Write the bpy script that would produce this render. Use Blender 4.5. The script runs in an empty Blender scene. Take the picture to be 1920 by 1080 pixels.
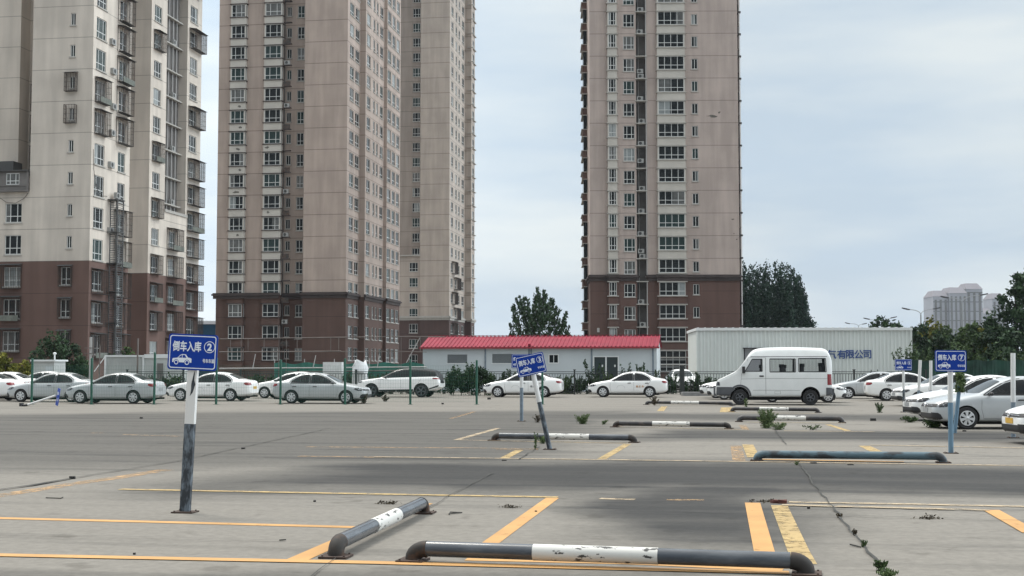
import bpy, bmesh, math, random
from mathutils import Vector, Matrix
from mathutils.bvhtree import BVHTree
R = math.radians
sc = bpy.context.scene
COL = sc.collection
rnd = random.Random(7)

# ------------------------------------------------------------------ camera
F = 2500.0; TILT = math.atan(148.0 / F); EYE = 1.7
cam = bpy.data.objects.new('camera', bpy.data.cameras.new('camera'))
COL.objects.link(cam)
cam.data.sensor_width = 36.0; cam.data.lens = F / 1920.0 * 36.0
cam.data.clip_start = 0.1; cam.data.clip_end = 6000
cam.location = (0, 0, EYE); cam.rotation_euler = (R(90) + TILT, 0, 0)
sc.camera = cam

# ------------------------------------------------------------------ sky, sun, exposure
SUN_EL, SUN_AZ = R(60), R(-38)          # azimuth clockwise from +Y
w = bpy.data.worlds.new('World'); sc.world = w; w.use_nodes = True
nt = w.node_tree; nt.nodes.clear()
N = nt.nodes.new; L = nt.links.new
out = N('ShaderNodeOutputWorld'); bg = N('ShaderNodeBackground'); bg.inputs[1].default_value = 0.1
sky = N('ShaderNodeTexSky'); sky.sky_type = 'NISHITA'; sky.sun_disc = False
sky.sun_elevation = SUN_EL; sky.sun_rotation = SUN_AZ; sky.air_density = 1.3; sky.dust_density = 4.0
tc = N('ShaderNodeTexCoord')
mp = N('ShaderNodeMapping'); mp.inputs['Scale'].default_value = (3.0, 3.0, 15.0)
nz = N('ShaderNodeTexNoise'); nz.inputs['Scale'].default_value = 1.0; nz.inputs['Detail'].default_value = 5; nz.inputs['Roughness'].default_value = .5
cr = N('ShaderNodeValToRGB'); cr.color_ramp.elements[0].position = .38; cr.color_ramp.elements[1].position = .64
cr.color_ramp.elements[0].color = (4.75, 5.7, 6.6, 1); cr.color_ramp.elements[1].color = (6.5, 7.05, 7.25, 1)
nz2 = N('ShaderNodeTexNoise'); nz2.inputs['Scale'].default_value = .8; nz2.inputs['Detail'].default_value = 2
mx = N('ShaderNodeMix'); mx.data_type = 'RGBA'
mr = N('ShaderNodeMapRange'); mr.inputs[1].default_value = .35; mr.inputs[2].default_value = .65; mr.inputs[3].default_value = .90; mr.inputs[4].default_value = 1.0
L(tc.outputs['Generated'], mp.inputs['Vector']); L(mp.outputs[0], nz.inputs['Vector']); L(nz.outputs['Fac'], cr.inputs[0])
L(mp.outputs[0], nz2.inputs['Vector']); L(nz2.outputs['Fac'], mr.inputs[0])
L(mr.outputs[0], mx.inputs['Factor']); L(sky.outputs[0], mx.inputs['A']); L(cr.outputs[0], mx.inputs['B'])
# an overcast sky grows brighter towards the zenith
sp_ = N('ShaderNodeSeparateXYZ'); L(tc.outputs['Generated'], sp_.inputs[0])
zr = N('ShaderNodeMapRange'); zr.inputs[1].default_value = .34; zr.inputs[2].default_value = .85; zr.inputs[3].default_value = 1.0; zr.inputs[4].default_value = 1.0
L(sp_.outputs[2], zr.inputs[0])
zr.inputs[3].default_value = 0.0
zc = N('ShaderNodeMix'); zc.data_type = 'RGBA'; zc.inputs['A'].default_value = (1,1,1,1); zc.inputs['B'].default_value = (2.5,2.3,2.1,1); L(zr.outputs[0], zc.inputs['Factor'])
lr = N('ShaderNodeMapRange'); lr.inputs[1].default_value = -.22; lr.inputs[2].default_value = .12; lr.inputs[3].default_value = 1.26; lr.inputs[4].default_value = 1.0; L(sp_.outputs[0], lr.inputs[0])
zs_ = N('ShaderNodeVectorMath'); zs_.operation = 'SCALE'; L(zc.outputs['Result'], zs_.inputs[0])
rr_ = N('ShaderNodeMapRange'); rr_.inputs[1].default_value = .38; rr_.inputs[2].default_value = .85; rr_.inputs[3].default_value = 1.0; rr_.inputs[4].default_value = 3.6; L(sp_.outputs[0], rr_.inputs[0])   # brighter open sky to the right
bk_ = N('ShaderNodeMapRange'); bk_.inputs[1].default_value = -.7; bk_.inputs[2].default_value = .1; bk_.inputs[3].default_value = .62; bk_.inputs[4].default_value = 1.0; L(sp_.outputs[1], bk_.inputs[0])   # duller cloud behind the viewer
k1 = N('ShaderNodeMath'); k1.operation = 'MULTIPLY'; L(lr.outputs[0], k1.inputs[0]); L(rr_.outputs[0], k1.inputs[1])
k2 = N('ShaderNodeMath'); k2.operation = 'MULTIPLY'; L(k1.outputs[0], k2.inputs[0]); L(bk_.outputs[0], k2.inputs[1]); L(k2.outputs[0], zs_.inputs['Scale'])
vm = N('ShaderNodeVectorMath'); vm.operation = 'MULTIPLY'; L(mx.outputs['Result'], vm.inputs[0]); L(zs_.outputs[0], vm.inputs[1])
L(vm.outputs[0], bg.inputs[0]); L(bg.outputs[0], out.inputs[0])

sun = bpy.data.objects.new('sun', bpy.data.lights.new('sun', 'SUN')); COL.objects.link(sun)
sun.data.energy = 2.1; sun.data.angle = R(18); sun.data.color = (1.0, .95, .87)
sd = Vector((math.sin(SUN_AZ) * math.cos(SUN_EL), math.cos(SUN_AZ) * math.cos(SUN_EL), math.sin(SUN_EL)))
sun.rotation_euler = sd.to_track_quat('Z', 'Y').to_euler()
sc.view_settings.view_transform = 'Standard'; sc.view_settings.look = 'None'
sc.view_settings.exposure = 0.25; sc.view_settings.gamma = 1
sc.render.engine = 'CYCLES'; sc.cycles.use_denoising = True
sc.cycles.max_bounces = 6; sc.cycles.transparent_max_bounces = 12

# ------------------------------------------------------------------ helpers
LOT = R(8.85)                            # the lot, cars and towers share this heading
U = Vector((math.sin(LOT), math.cos(LOT), 0)); V = Vector((math.cos(LOT), -math.sin(LOT), 0))
def ray(px, py):
    dx = (px - 960) / F; dy = (540 - py) / F
    return Vector((dx, math.cos(TILT) - dy * math.sin(TILT), math.sin(TILT) + dy * math.cos(TILT)))
def G(px, py, z=0.0):
    d = ray(px, py); t = (z - EYE) / d.z
    return Vector((0, 0, EYE)) + d * t
def at(px, py, Y):
    d = ray(px, py); return Vector((0, 0, EYE)) + d * (Y / d.y)
def gx(px, Y): return (px - 960) / F * Y   # world X at distance Y (near the horizon)

class MB:
    """collects shapes for ONE mesh object"""
    def __init__(s): s.v = []; s.f = []; s.m = []; s.sm = []
    def add(s, vs, fs, m=0, smooth=False):
        o = len(s.v); s.v += [tuple(a) for a in vs]
        for f in fs: s.f.append(tuple(i + o for i in f)); s.m.append(m); s.sm.append(smooth)
    def box(s, a, b, m=0, M=None):
        x0, y0, z0 = a; x1, y1, z1 = b
        vs = [(x0,y0,z0),(x1,y0,z0),(x1,y1,z0),(x0,y1,z0),(x0,y0,z1),(x1,y0,z1),(x1,y1,z1),(x0,y1,z1)]
        if M is not None: vs = [M @ Vector(q) for q in vs]
        s.add(vs, [(3,2,1,0),(4,5,6,7),(0,1,5,4),(1,2,6,5),(2,3,7,6),(3,0,4,7)], m)
    def tube(s, pts, r, n=8, m=0, smooth=True, cap=True, r2=None):
        pts = [Vector(p) for p in pts]; k = len(pts); vs = []; up = None
        for i, p in enumerate(pts):
            t = (pts[min(i+1, k-1)] - pts[max(i-1, 0)]).normalized()
            if up is None: up = Vector((0,0,1)) if abs(t.z) < .9 else Vector((1,0,0))
            a = t.cross(up).normalized(); b = a.cross(t).normalized(); up = b
            rr = r if r2 is None else r + (r2 - r) * i / (k - 1)
            for j in range(n):
                q = 2 * math.pi * j / n; vs.append(p + (a * math.cos(q) + b * math.sin(q)) * rr)
        fs = [(i*n+j, i*n+(j+1)%n, (i+1)*n+(j+1)%n, (i+1)*n+j) for i in range(k-1) for j in range(n)]
        s.add(vs, fs, m, smooth)
        if cap:
            s.add([vs[j] for j in range(n)], [tuple(range(n))[::-1]], m); s.add([vs[(k-1)*n+j] for j in range(n)], [tuple(range(n))], m)
    def lathe(s, prof, n=24, m=0, axis='Z', M=None, smooth=True):
        """prof: list of (radius, height)"""
        vs = []
        for r, h in prof:
            for j in range(n):
                q = 2*math.pi*j/n; a, b = r*math.cos(q), r*math.sin(q)
                p = {'Z': (a,b,h), 'Y': (a,h,b), 'X': (h,a,b)}[axis]
                vs.append(M @ Vector(p) if M is not None else p)
        s.add(vs, [(i*n+j, i*n+(j+1)%n, (i+1)*n+(j+1)%n, (i+1)*n+j) for i in range(len(prof)-1) for j in range(n)], m, smooth)
    def poly(s, pts, m=0): s.add(pts, [tuple(range(len(pts)))], m)
    def prism(s, pts2, y0, y1, m=0, M=None):
        """outline in (x,z) extruded from y0 to y1"""
        k = len(pts2); vs = [(x,y0,z) for x,z in pts2] + [(x,y1,z) for x,z in pts2]
        if M is not None: vs = [M @ Vector(q) for q in vs]
        s.add(vs, [tuple(range(k)), tuple(range(2*k-1, k-1, -1))] + [(i, i+k, (i+1)%k+k, (i+1)%k) for i in range(k)], m)
    def mesh(s, name, mats):
        me = bpy.data.meshes.new(name); me.from_pydata(s.v, [], s.f)
        for a in (mats if isinstance(mats, (list, tuple)) else [mats]): me.materials.append(a)
        me.polygons.foreach_set('material_index', s.m); me.polygons.foreach_set('use_smooth', s.sm); me.update()
        return me
    def build(s, name, mats, parent=None, loc=None, fix=True):
        me = s.mesh(name, mats)
        if fix:
            bm = bmesh.new(); bm.from_mesh(me); bmesh.ops.recalc_face_normals(bm, faces=bm.faces); bm.to_mesh(me); bm.free()
        return link(name, me, parent, loc)
def link(name, me, parent=None, loc=None):
    o = bpy.data.objects.new(name, me); COL.objects.link(o)
    if parent is not None: o.parent = parent
    if loc is not None: o.location = loc
    return o
def tag(o, label=None, cat=None, group=None, kind=None):
    if label: o['label'] = label
    if cat: o['category'] = cat
    if group: o['group'] = group
    if kind: o['kind'] = kind
    return o
def thing(name, label, cat, loc=(0,0,0), rz=0.0, group=None):
    o = bpy.data.objects.new(name, None); COL.objects.link(o); o.location = loc; o.rotation_euler = (0,0,rz)
    return tag(o, label, cat, group)
KIDS = {}
def copy_tree(o, parent=None):
    c = o.copy(); COL.objects.link(c); c.parent = parent
    for ch in list(o.children): copy_tree(ch, c)
    return c

# ------------------------------------------------------------------ materials
def mat(name, col, rough=.7, metal=0.0, var=0.0, scale=3.0, col2=None, thr=(.45,.6), bump=0.0, coat=0.0, stretch=(1,1,1), spec=.5, detail=6):
    m = bpy.data.materials.new(name); m.use_nodes = True; t = m.node_tree; b = t.nodes['Principled BSDF']
    b.inputs['Base Color'].default_value = (*col, 1); b.inputs['Roughness'].default_value = rough; b.inputs['Metallic'].default_value = metal
    b.inputs['Coat Weight'].default_value = coat; b.inputs['Specular IOR Level'].default_value = spec
    if var or col2 or bump:
        tc = t.nodes.new('ShaderNodeTexCoord'); mp = t.nodes.new('ShaderNodeMapping'); mp.inputs['Scale'].default_value = stretch
        nz = t.nodes.new('ShaderNodeTexNoise'); nz.inputs['Scale'].default_value = scale; nz.inputs['Detail'].default_value = detail; nz.inputs['Roughness'].default_value = .6
        t.links.new(tc.outputs['Object'], mp.inputs[0]); t.links.new(mp.outputs[0], nz.inputs['Vector'])
        r = t.nodes.new('ShaderNodeValToRGB')
        if col2:
            r.color_ramp.elements[0].position, r.color_ramp.elements[1].position = thr
            r.color_ramp.elements[0].color = (*col, 1); r.color_ramp.elements[1].color = (*col2, 1)
        else:
            r.color_ramp.elements[0].position = .3; r.color_ramp.elements[1].position = .7
            r.color_ramp.elements[0].color = (*[c*(1-var) for c in col], 1); r.color_ramp.elements[1].color = (*[min(1, c*(1+var)) for c in col], 1)
        t.links.new(nz.outputs['Fac'], r.inputs[0]); t.links.new(r.outputs[0], b.inputs['Base Color'])
        if bump:
            bp = t.nodes.new('ShaderNodeBump'); bp.inputs['Strength'].default_value = bump; bp.inputs['Distance'].default_value = .02
            t.links.new(nz.outputs['Fac'], bp.inputs['Height']); t.links.new(bp.outputs[0], b.inputs['Normal'])
    return m
def wall_mat(name, col, pitch, off, dark=.62, lw=.05):
    """painted render with a joint line on every storey and rain streaks"""
    m = mat(name, col, .85); t = m.node_tree; b = t.nodes['Principled BSDF']; n = t.nodes.new; l = t.links.new
    tc = n('ShaderNodeTexCoord'); sp = n('ShaderNodeSeparateXYZ'); l(tc.outputs['Object'], sp.inputs[0])
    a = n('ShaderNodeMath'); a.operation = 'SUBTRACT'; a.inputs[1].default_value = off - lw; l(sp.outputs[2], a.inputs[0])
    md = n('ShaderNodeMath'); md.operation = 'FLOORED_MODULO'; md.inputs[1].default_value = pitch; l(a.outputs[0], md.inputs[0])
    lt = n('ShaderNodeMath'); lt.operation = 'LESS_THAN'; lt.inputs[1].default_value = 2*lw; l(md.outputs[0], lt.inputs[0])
    mp = n('ShaderNodeMapping'); mp.inputs['Scale'].default_value = (1.2, 1.2, .12); l(tc.outputs['Object'], mp.inputs[0])
    nz = n('ShaderNodeTexNoise'); nz.inputs['Scale'].default_value = 1.0; nz.inputs['Detail'].default_value = 6; l(mp.outputs[0], nz.inputs['Vector'])
    nb = n('ShaderNodeTexNoise'); nb.inputs['Scale'].default_value = .25; nb.inputs['Detail'].default_value = 4; l(tc.outputs['Object'], nb.inputs['Vector'])
    ad = n('ShaderNodeMath'); ad.operation = 'ADD'; l(nz.outputs['Fac'], ad.inputs[0]); l(nb.outputs['Fac'], ad.inputs[1])
    r = n('ShaderNodeValToRGB'); r.color_ramp.elements[0].position = .7/2+.07; r.color_ramp.elements[1].position = .62
    hf = n('ShaderNodeMath'); hf.operation = 'MULTIPLY'; hf.inputs[1].default_value = .5; l(ad.outputs[0], hf.inputs[0])
    r.color_ramp.elements[0].color = (*[c*.84 for c in col], 1); r.color_ramp.elements[1].color = (*[c*1.06 for c in col], 1)
    l(hf.outputs[0], r.inputs[0])
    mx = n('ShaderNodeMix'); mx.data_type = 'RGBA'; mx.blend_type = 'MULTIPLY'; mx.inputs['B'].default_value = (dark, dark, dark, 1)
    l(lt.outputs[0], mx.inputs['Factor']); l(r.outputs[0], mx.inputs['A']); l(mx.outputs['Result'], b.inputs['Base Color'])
    return m
def glass_mat(name, tint, alpha, rough=.06, spec=.28):
    m = bpy.data.materials.new(name); m.use_nodes = True; t = m.node_tree; b = t.nodes['Principled BSDF']
    b.inputs['Base Color'].default_value = (*tint, 1); b.inputs['Roughness'].default_value = rough
    b.inputs['Alpha'].default_value = alpha; b.inputs['Specular IOR Level'].default_value = spec
    return m
def leaf_mat(name, c0, c1):
    m = mat(name, c0, .75); t = m.node_tree; b = t.nodes['Principled BSDF']; n = t.nodes.new
    at_ = n('ShaderNodeAttribute'); at_.attribute_name = 'tone'; r = n('ShaderNodeValToRGB')
    r.color_ramp.elements[0].color = (*c0, 1); r.color_ramp.elements[1].color = (*c1, 1)
    t.links.new(at_.outputs['Fac'], r.inputs[0]); t.links.new(r.outputs[0], b.inputs['Base Color'])
    b.inputs['Specular IOR Level'].default_value = .25
    return m

M = {}
M['white_paint'] = mat('white_car_paint', (.84,.84,.83), .32, coat=.6, var=.03, scale=4)
M['silver_paint'] = mat('silver_car_paint', (.47,.49,.50), .32, metal=.2, coat=.6, var=.03, scale=4)
M['van_paint'] = mat('van_paint', (.72,.735,.73), .4, coat=.3, var=.05, scale=2)
M['black_paint'] = mat('black_car_paint', (.010,.010,.012), .35, spec=.25)
M['under'] = mat('dark_underside', (.012,.012,.013), .9)
M['rubber'] = mat('tyre_rubber', (.02,.02,.021), .85, var=.2, scale=20)
M['rim'] = mat('wheel_silver', (.60,.61,.62), .4, metal=.4)
M['trim'] = mat('black_trim', (.02,.02,.022), .55)
M['seam'] = mat('door_seam_black', (.09,.09,.095), .8)
M['bumper_grey'] = mat('grey_bumper_plastic', (.085,.09,.10), .7, var=.15)
M['car_glass'] = glass_mat('tinted_glass', (.010,.013,.015), .88)
M['screen_glass'] = glass_mat('windscreen_glass', (.03,.038,.04), .97)
M['van_glass'] = glass_mat('van_window_glass', (.03,.04,.042), .18)
M['lamp_glass'] = mat('headlamp_glass', (.02,.02,.023), .12, coat=.6, col2=(.30,.31,.33), thr=(.52,.60), scale=11)
M['lamp_red'] = mat('tail_lamp_red', (.22,.012,.015), .2, coat=.6)
M['chrome'] = mat('chrome', (.7,.7,.72), .15, metal=1)
M['plate_yellow'] = mat('yellow_plate', (.55,.33,.05), .5)
M['plate_blue'] = mat('blank_plate', (.30,.31,.32), .5)
M['seat'] = mat('seat_cloth', (.05,.05,.055), .9)
M['seat_light'] = mat('seat_cover_pale', (.45,.45,.44), .9)
M['sticker_grey'] = mat('grey_sticker', (.42,.43,.45), .6)
M['sticker_orange'] = mat('orange_lettering', (.5,.22,.06), .6)
M['sticker_dark'] = mat('dark_lettering', (.12,.12,.13), .6)
# ------------------------------------------------------------------ ground
def ground_mat():
    m = mat('worn_concrete', (.3,.3,.29), .9); t = m.node_tree; b = t.nodes['Principled BSDF']; n = t.nodes.new; l = t.links.new
    tc = n('ShaderNodeTexCoord'); mp = n('ShaderNodeMapping'); mp.vector_type = 'POINT'; mp.inputs['Rotation'].default_value = (0, 0, LOT)
    l(tc.outputs['Object'], mp.inputs[0])
    wn = n('ShaderNodeTexNoise'); wn.inputs['Scale'].default_value = .22; wn.inputs['Detail'].default_value = 4; l(mp.outputs[0], wn.inputs['Vector'])
    sp = n('ShaderNodeSeparateXYZ'); l(mp.outputs[0], sp.inputs[0])
    def math_(op, a, b_=None, clamp=False):
        q = n('ShaderNodeMath'); q.operation = op; q.use_clamp = clamp
        for i, x in enumerate((a, b_)):
            if x is None: continue
            if isinstance(x, (int, float)): q.inputs[i].default_value = x
            else: l(x, q.inputs[i])
        return q.outputs[0]
    def smooth(x, a, c, lo=0., hi=1.):
        q = n('ShaderNodeMapRange'); q.interpolation_type = 'SMOOTHSTEP'
        for i, val in enumerate((a, c, lo, hi)): q.inputs[i+1].default_value = val
        l(x, q.inputs[0]); return q.outputs[0]
    wob = math_('MULTIPLY', math_('SUBTRACT', wn.outputs['Fac'], .5), 5.0)
    v = math_('ADD', sp.outputs[0], wob); u = math_('ADD', math_('ADD', sp.outputs[1], math_('MULTIPLY', wob, .85)), math_('MULTIPLY', math_('POWER', math_('ABSOLUTE', math_('SUBTRACT', sp.outputs[0], 1.5)), 2.0), .010))
    def band(x, a, c, soft): return math_('MULTIPLY', smooth(x, a-soft, a+soft), smooth(x, c-soft, c+soft, 1., 0.))
    lanes = []
    lanes.append(math_('MULTIPLY', math_('MULTIPLY', band(u, 18.4, 24.2, 1.5), smooth(v, -9.5, -5.5)), .97))
    lanes.append(math_('MULTIPLY', math_('MULTIPLY', band(u, 31.8, 36.8, 1.4), smooth(v, -3.5, -.5)), .85))
    lanes.append(math_('MULTIPLY', math_('MULTIPLY', band(u, 43.5, 49.5, 2.0), smooth(v, -9, -5)), .75))
    lanes.append(math_('MULTIPLY', math_('MULTIPLY', band(u, 22.5, 52, 2.5), smooth(v, -4.5, -2.2, 1., 0.)), .62))
    lanes.append(math_('MULTIPLY', math_('MULTIPLY', band(u, 12.8, 20, 1.6), band(v, -1.5, 1.0, .9)), .95))
    lanes.append(math_('MULTIPLY', math_('MULTIPLY', band(u, 6, 11.2, .5), smooth(v, -.5, 0.5, 1., 0.)), .5))
    tot = lanes[0]
    for q in lanes[1:]: tot = math_('MAXIMUM', tot, q)
    # streaks along the driving direction and fine mottling
    ms = n('ShaderNodeMapping'); ms.inputs['Scale'].default_value = (.12, 1.3, 1); l(mp.outputs[0], ms.inputs[0])
    ns = n('ShaderNodeTexNoise'); ns.inputs['Scale'].default_value = 1.0; ns.inputs['Detail'].default_value = 7; ns.inputs['Roughness'].default_value = .62; l(ms.outputs[0], ns.inputs['Vector'])
    nf = n('ShaderNodeTexNoise'); nf.inputs['Scale'].default_value = 9; nf.inputs['Detail'].default_value = 8; nf.inputs['Roughness'].default_value = .7; l(mp.outputs[0], nf.inputs['Vector'])
    ng = n('ShaderNodeTexNoise'); ng.inputs['Scale'].default_value = 160; ng.inputs['Detail'].default_value = 2; l(mp.outputs[0], ng.inputs['Vector'])
    tot = math_('MULTIPLY', tot, smooth(ns.outputs['Fac'], .22, .5, .78, 1.))
    tot = math_('ADD', tot, smooth(ns.outputs['Fac'], .5, .68, 0., .28), True)
    mx = n('ShaderNodeMix'); mx.data_type = 'RGBA'; mx.inputs['A'].default_value = (.190,.177,.158,1); mx.inputs['B'].default_value = (.038,.0375,.037,1)
    l(tot, mx.inputs['Factor'])
    k = math_('ADD', smooth(nf.outputs['Fac'], .3, .7, .86, 1.1), smooth(ng.outputs['Fac'], .3, .7, -.045, .045))
    m2 = n('ShaderNodeMix'); m2.data_type = 'RGBA'; m2.blend_type = 'MULTIPLY'; m2.inputs['Factor'].default_value = 1
    l(mx.outputs['Result'], m2.inputs['A']); l(k, m2.inputs['B'])
    # small dark oil spots
    no = n('ShaderNodeTexNoise'); no.inputs['Scale'].default_value = 1.6; no.inputs['Detail'].default_value = 5; l(mp.outputs[0], no.inputs['Vector'])
    m3 = n('ShaderNodeMix'); m3.data_type = 'RGBA'; m3.blend_type = 'MULTIPLY'; m3.inputs['B'].default_value = (.62,.61,.60,1)
    l(smooth(no.outputs['Fac'], .6, .72, 0, .7), m3.inputs['Factor']); l(m2.outputs['Result'], m3.inputs['A'])
    l(m3.outputs['Result'], b.inputs['Base Color']); b.inputs['Specular IOR Level'].default_value = .15
    l(smooth(tot, 0, 1, .95, .85), b.inputs['Roughness'])
    bp = n('ShaderNodeBump'); bp.inputs['Strength'].default_value = .25; bp.inputs['Distance'].default_value = .01; l(nf.outputs['Fac'], bp.inputs['Height']); l(bp.outputs[0], b.inputs['Normal'])
    return m
g = MB(); g.poly([(-3000,-200,0),(3000,-200,0),(3000,4500,0),(-3000,4500,0)])
tag(g.build('ground', ground_mat()), kind='structure')

# painted lines: ground points taken along the lot's own rows
def paint_mat(name, col, worn):
    m = mat(name, col, .8); t = m.node_tree; b = t.nodes['Principled BSDF']; n = t.nodes.new; l = t.links.new
    tc = n('ShaderNodeTexCoord')
    nz = n('ShaderNodeTexNoise'); nz.inputs['Scale'].default_value = 5; nz.inputs['Detail'].default_value = 9; nz.inputs['Roughness'].default_value = .72; l(tc.outputs['Object'], nz.inputs['Vector'])
    mr = n('ShaderNodeMapRange'); mr.inputs[1].default_value = worn - .10; mr.inputs[2].default_value = worn + .10; l(nz.outputs['Fac'], mr.inputs[0])
    l(mr.outputs[0], b.inputs['Alpha'])
    n2 = n('ShaderNodeTexNoise'); n2.inputs['Scale'].default_value = 1.3; n2.inputs['Detail'].default_value = 6; l(tc.outputs['Object'], n2.inputs['Vector'])
    r = n('ShaderNodeValToRGB'); r.color_ramp.elements[0].position = .3; r.color_ramp.elements[1].position = .7
    r.color_ramp.elements[0].color = (*[c*.8 for c in col], 1); r.color_ramp.elements[1].color = (*[min(1,c*1.1) for c in col], 1)
    l(n2.outputs['Fac'], r.inputs[0]); l(r.outputs[0], b.inputs['Base Color'])
    return m
PAINT = {'fresh': paint_mat('orange_line_paint', (.46,.25,.085), .30), 'dull': paint_mat('dull_line_paint', (.38,.27,.115), .42),
         'worn': paint_mat('worn_line_paint', (.40,.25,.12), .52), 'pale': paint_mat('pale_line_paint', (.37,.29,.19), .44)}
def strip(pts, wdt, z, mb):
    pts = [Vector((p.x, p.y, 0)) for p in pts]; vs = []
    for i, p in enumerate(pts):
        t = (pts[min(i+1,len(pts)-1)] - pts[max(i-1,0)]).normalized(); nrm = Vector((-t.y, t.x, 0))
        vs += [p + nrm*wdt/2 + Vector((0,0,z)), p - nrm*wdt/2 + Vector((0,0,z))]
    mb.add(vs, [(2*i, 2*i+1, 2*i+3, 2*i+2) for i in range(len(pts)-1)])
def line(kind, wdt, *pp, z=.004):
    mb = MB(); strip([G(*p) for p in pp], wdt, z, mb); tag(mb.build('road_marking', PAINT[kind], fix=False), kind='structure')
line('fresh', 0.17, (-40,971), (330,980), (706,990))
line('fresh', 0.17, (-40,1041), (700,1056), (1480,1075), z=.008)
line('dull', 0.17, (225,918), (640,926), (1046,933), z=.008)
line('worn', 0.30, (-30,934), (60,920), (140,907), (220,896), (312,881))
line('fresh', 0.20, (546,1055), (797,944))
line('fresh', 0.17, (1036,934), (882,1046))
line('fresh', 0.17, (874,1049), (1180,1056), (1468,1069))
line('fresh', 0.19, (1411,943), (1432,1030), (1439,1056))
line('dull', 0.20, (1461,948), (1497,1033), (1510,1058))
line('pale', 0.16, (1478,942), (1700,946), (1940,951), z=.008)
line('pale', 0.16, (1466,948), (1700,954), (1856,958), z=.012)
line('fresh', 0.19, (1858,957), (1935,1000), z=.008)
line('pale', 0.16, (700,857), (1100,862), (1400,866), (1940,874), z=.008)
line('worn', 0.17, (560,856), (720,858), z=.008)
line('dull', 0.17, (944,860), (974,844)); line('worn', 0.17, (930,843), (978,843), z=.008)
line('pale', 0.16, (856,825), (934,803)); line('pale', 0.16, (852,825), (1185,832), z=.008)
line('dull', 0.17, (1176,833), (1128,861))
line('worn', 0.24, (1380,836), (1386,864)); line('dull', 0.24, (1402,834), (1413,858), z=.008)
line('dull', 0.24, (1620,836), (1652,851)); line('pale', 0.16, (1632,835), (1800,838), (1940,841), z=.008)
line('fresh', 0.17, (1420,862), (1695,867), z=.012)
line('pale', 0.16, (1160,801), (1400,806), z=.008); line('worn', 0.20, (1392,797), (1398,806))
line('dull', 0.17, (1552,796), (1590,808)); line('pale', 0.16, (1470,808), (1640,810), z=.008)
line('dull', 0.26, (1238,771), (1246,762)); line('dull', 0.26, (1356,773), (1358,764)); line('dull', 0.26, (1370,773), (1370,764), z=.008)
line('pale', 0.16, (1215,759), (1370,761), z=.012); line('pale', 0.19, (1376,774), (1530,776), z=.012); line('pale', 0.19, (1400,792), (1585,794), z=.012)
line('worn', 0.16, (170,812), (195,812)); line('worn', 0.17, (230,815), (335,818)); line('worn', 0.17, (850,840), (1010,843), z=.012)
line('pale', 0.16, (1125,935), (1190,937)); line('worn', 0.14, (845,785), (890,772)); line('worn', 0.16, (1160,800), (1190,790), z=.012)
line('worn', 0.17, (575,838), (860,840)); line('worn', 0.17, (1250,937), (1320,938))

M['crack'] = mat('crack_dirt', (.035,.034,.03), .95, var=.4, scale=8)
def crack(wdt, *pp):
    rr = random.Random(str(pp)); pts = []
    P = [G(*p) for p in pp]
    for a, b in zip(P, P[1:]):
        k = max(2, int((b-a).length / .35))
        for i in range(k): pts.append(a.lerp(b, i/k) + Vector((rr.uniform(-.02,.02), rr.uniform(-.03,.03), 0)))
    pts.append(P[-1]); vs = []
    for i, p in enumerate(pts):
        t = (pts[min(i+1,len(pts)-1)] - pts[max(i-1,0)]).normalized(); nr = Vector((-t.y,t.x,0)); h = wdt*rr.uniform(.3,1.)/2
        vs += [(p+nr*h)[:2]+(.016,), (p-nr*h)[:2]+(.016,)]
    mb = MB(); mb.add(vs, [(2*i,2*i+1,2*i+3,2*i+2) for i in range(len(pts)-1)])
    tag(mb.build('ground_crack', M['crack'], fix=False), kind='structure')
crack(.035, (1497,868), (1530,915), (1572,965), (1610,1015), (1660,1076))
crack(.035, (1440,790), (1474,834))
crack(.02, (585,1084), (640,1042)); crack(.022, (798,958), (850,926), (926,888)); crack(.03, (972,862), (1012,838))
crack(.10, (-20,922), (60,911), (135,898)); crack(.04, (135,898), (330,866), (465,837), (620,803))
crack(.012, (-20,1003), (400,1012), (640,1018)); crack(.012, (1050,905), (1500,912), (1930,921))
crack(.02, (1570,968), (1750,973), (1930,978)); crack(.015, (1100,952), (1390,965)); crack(.03, (1415,865), (1490,868))

# low kerb by the far railing
kb = MB(); A = at(1278,742,79); B = at(1352,742,79); kb.box((A.x,78.5,0),(B.x,79.4,.22))
tag(kb.build('kerb', mat('kerb_concrete', (.2,.2,.2), .9, var=.2)), kind='structure')

# ------------------------------------------------------------------ wheel stop pipes
M['pipe_grey'] = mat('grey_pipe_paint', (.045,.053,.066), .26, metal=.0, col2=(.085,.094,.108), thr=(.42,.66), scale=3, stretch=(1,4,4), coat=.25)
M['pipe_rust'] = mat('rusty_elbow', (.022,.019,.017), .75, col2=(.075,.038,.022), thr=(.5,.66), scale=5)
M['pipe_dark'] = mat('dark_pipe_paint', (.03,.03,.033), .5, col2=(.07,.06,.055), thr=(.5,.65), scale=4)
M['pipe_blue'] = mat('flaking_blue_pipe_paint', (.075,.125,.155), .55, col2=(.03,.035,.04), thr=(.47,.58), scale=2.6, stretch=(1,2,2))
M['band_white'] = mat('flaking_white_band', (.58,.57,.54), .6, col2=(.05,.05,.05), thr=(.585,.60), scale=8, stretch=(.8,2.0,2.0), detail=10)
M['plate_rust'] = mat('rusty_plate', (.05,.03,.022), .85, var=.4, scale=14)
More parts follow.
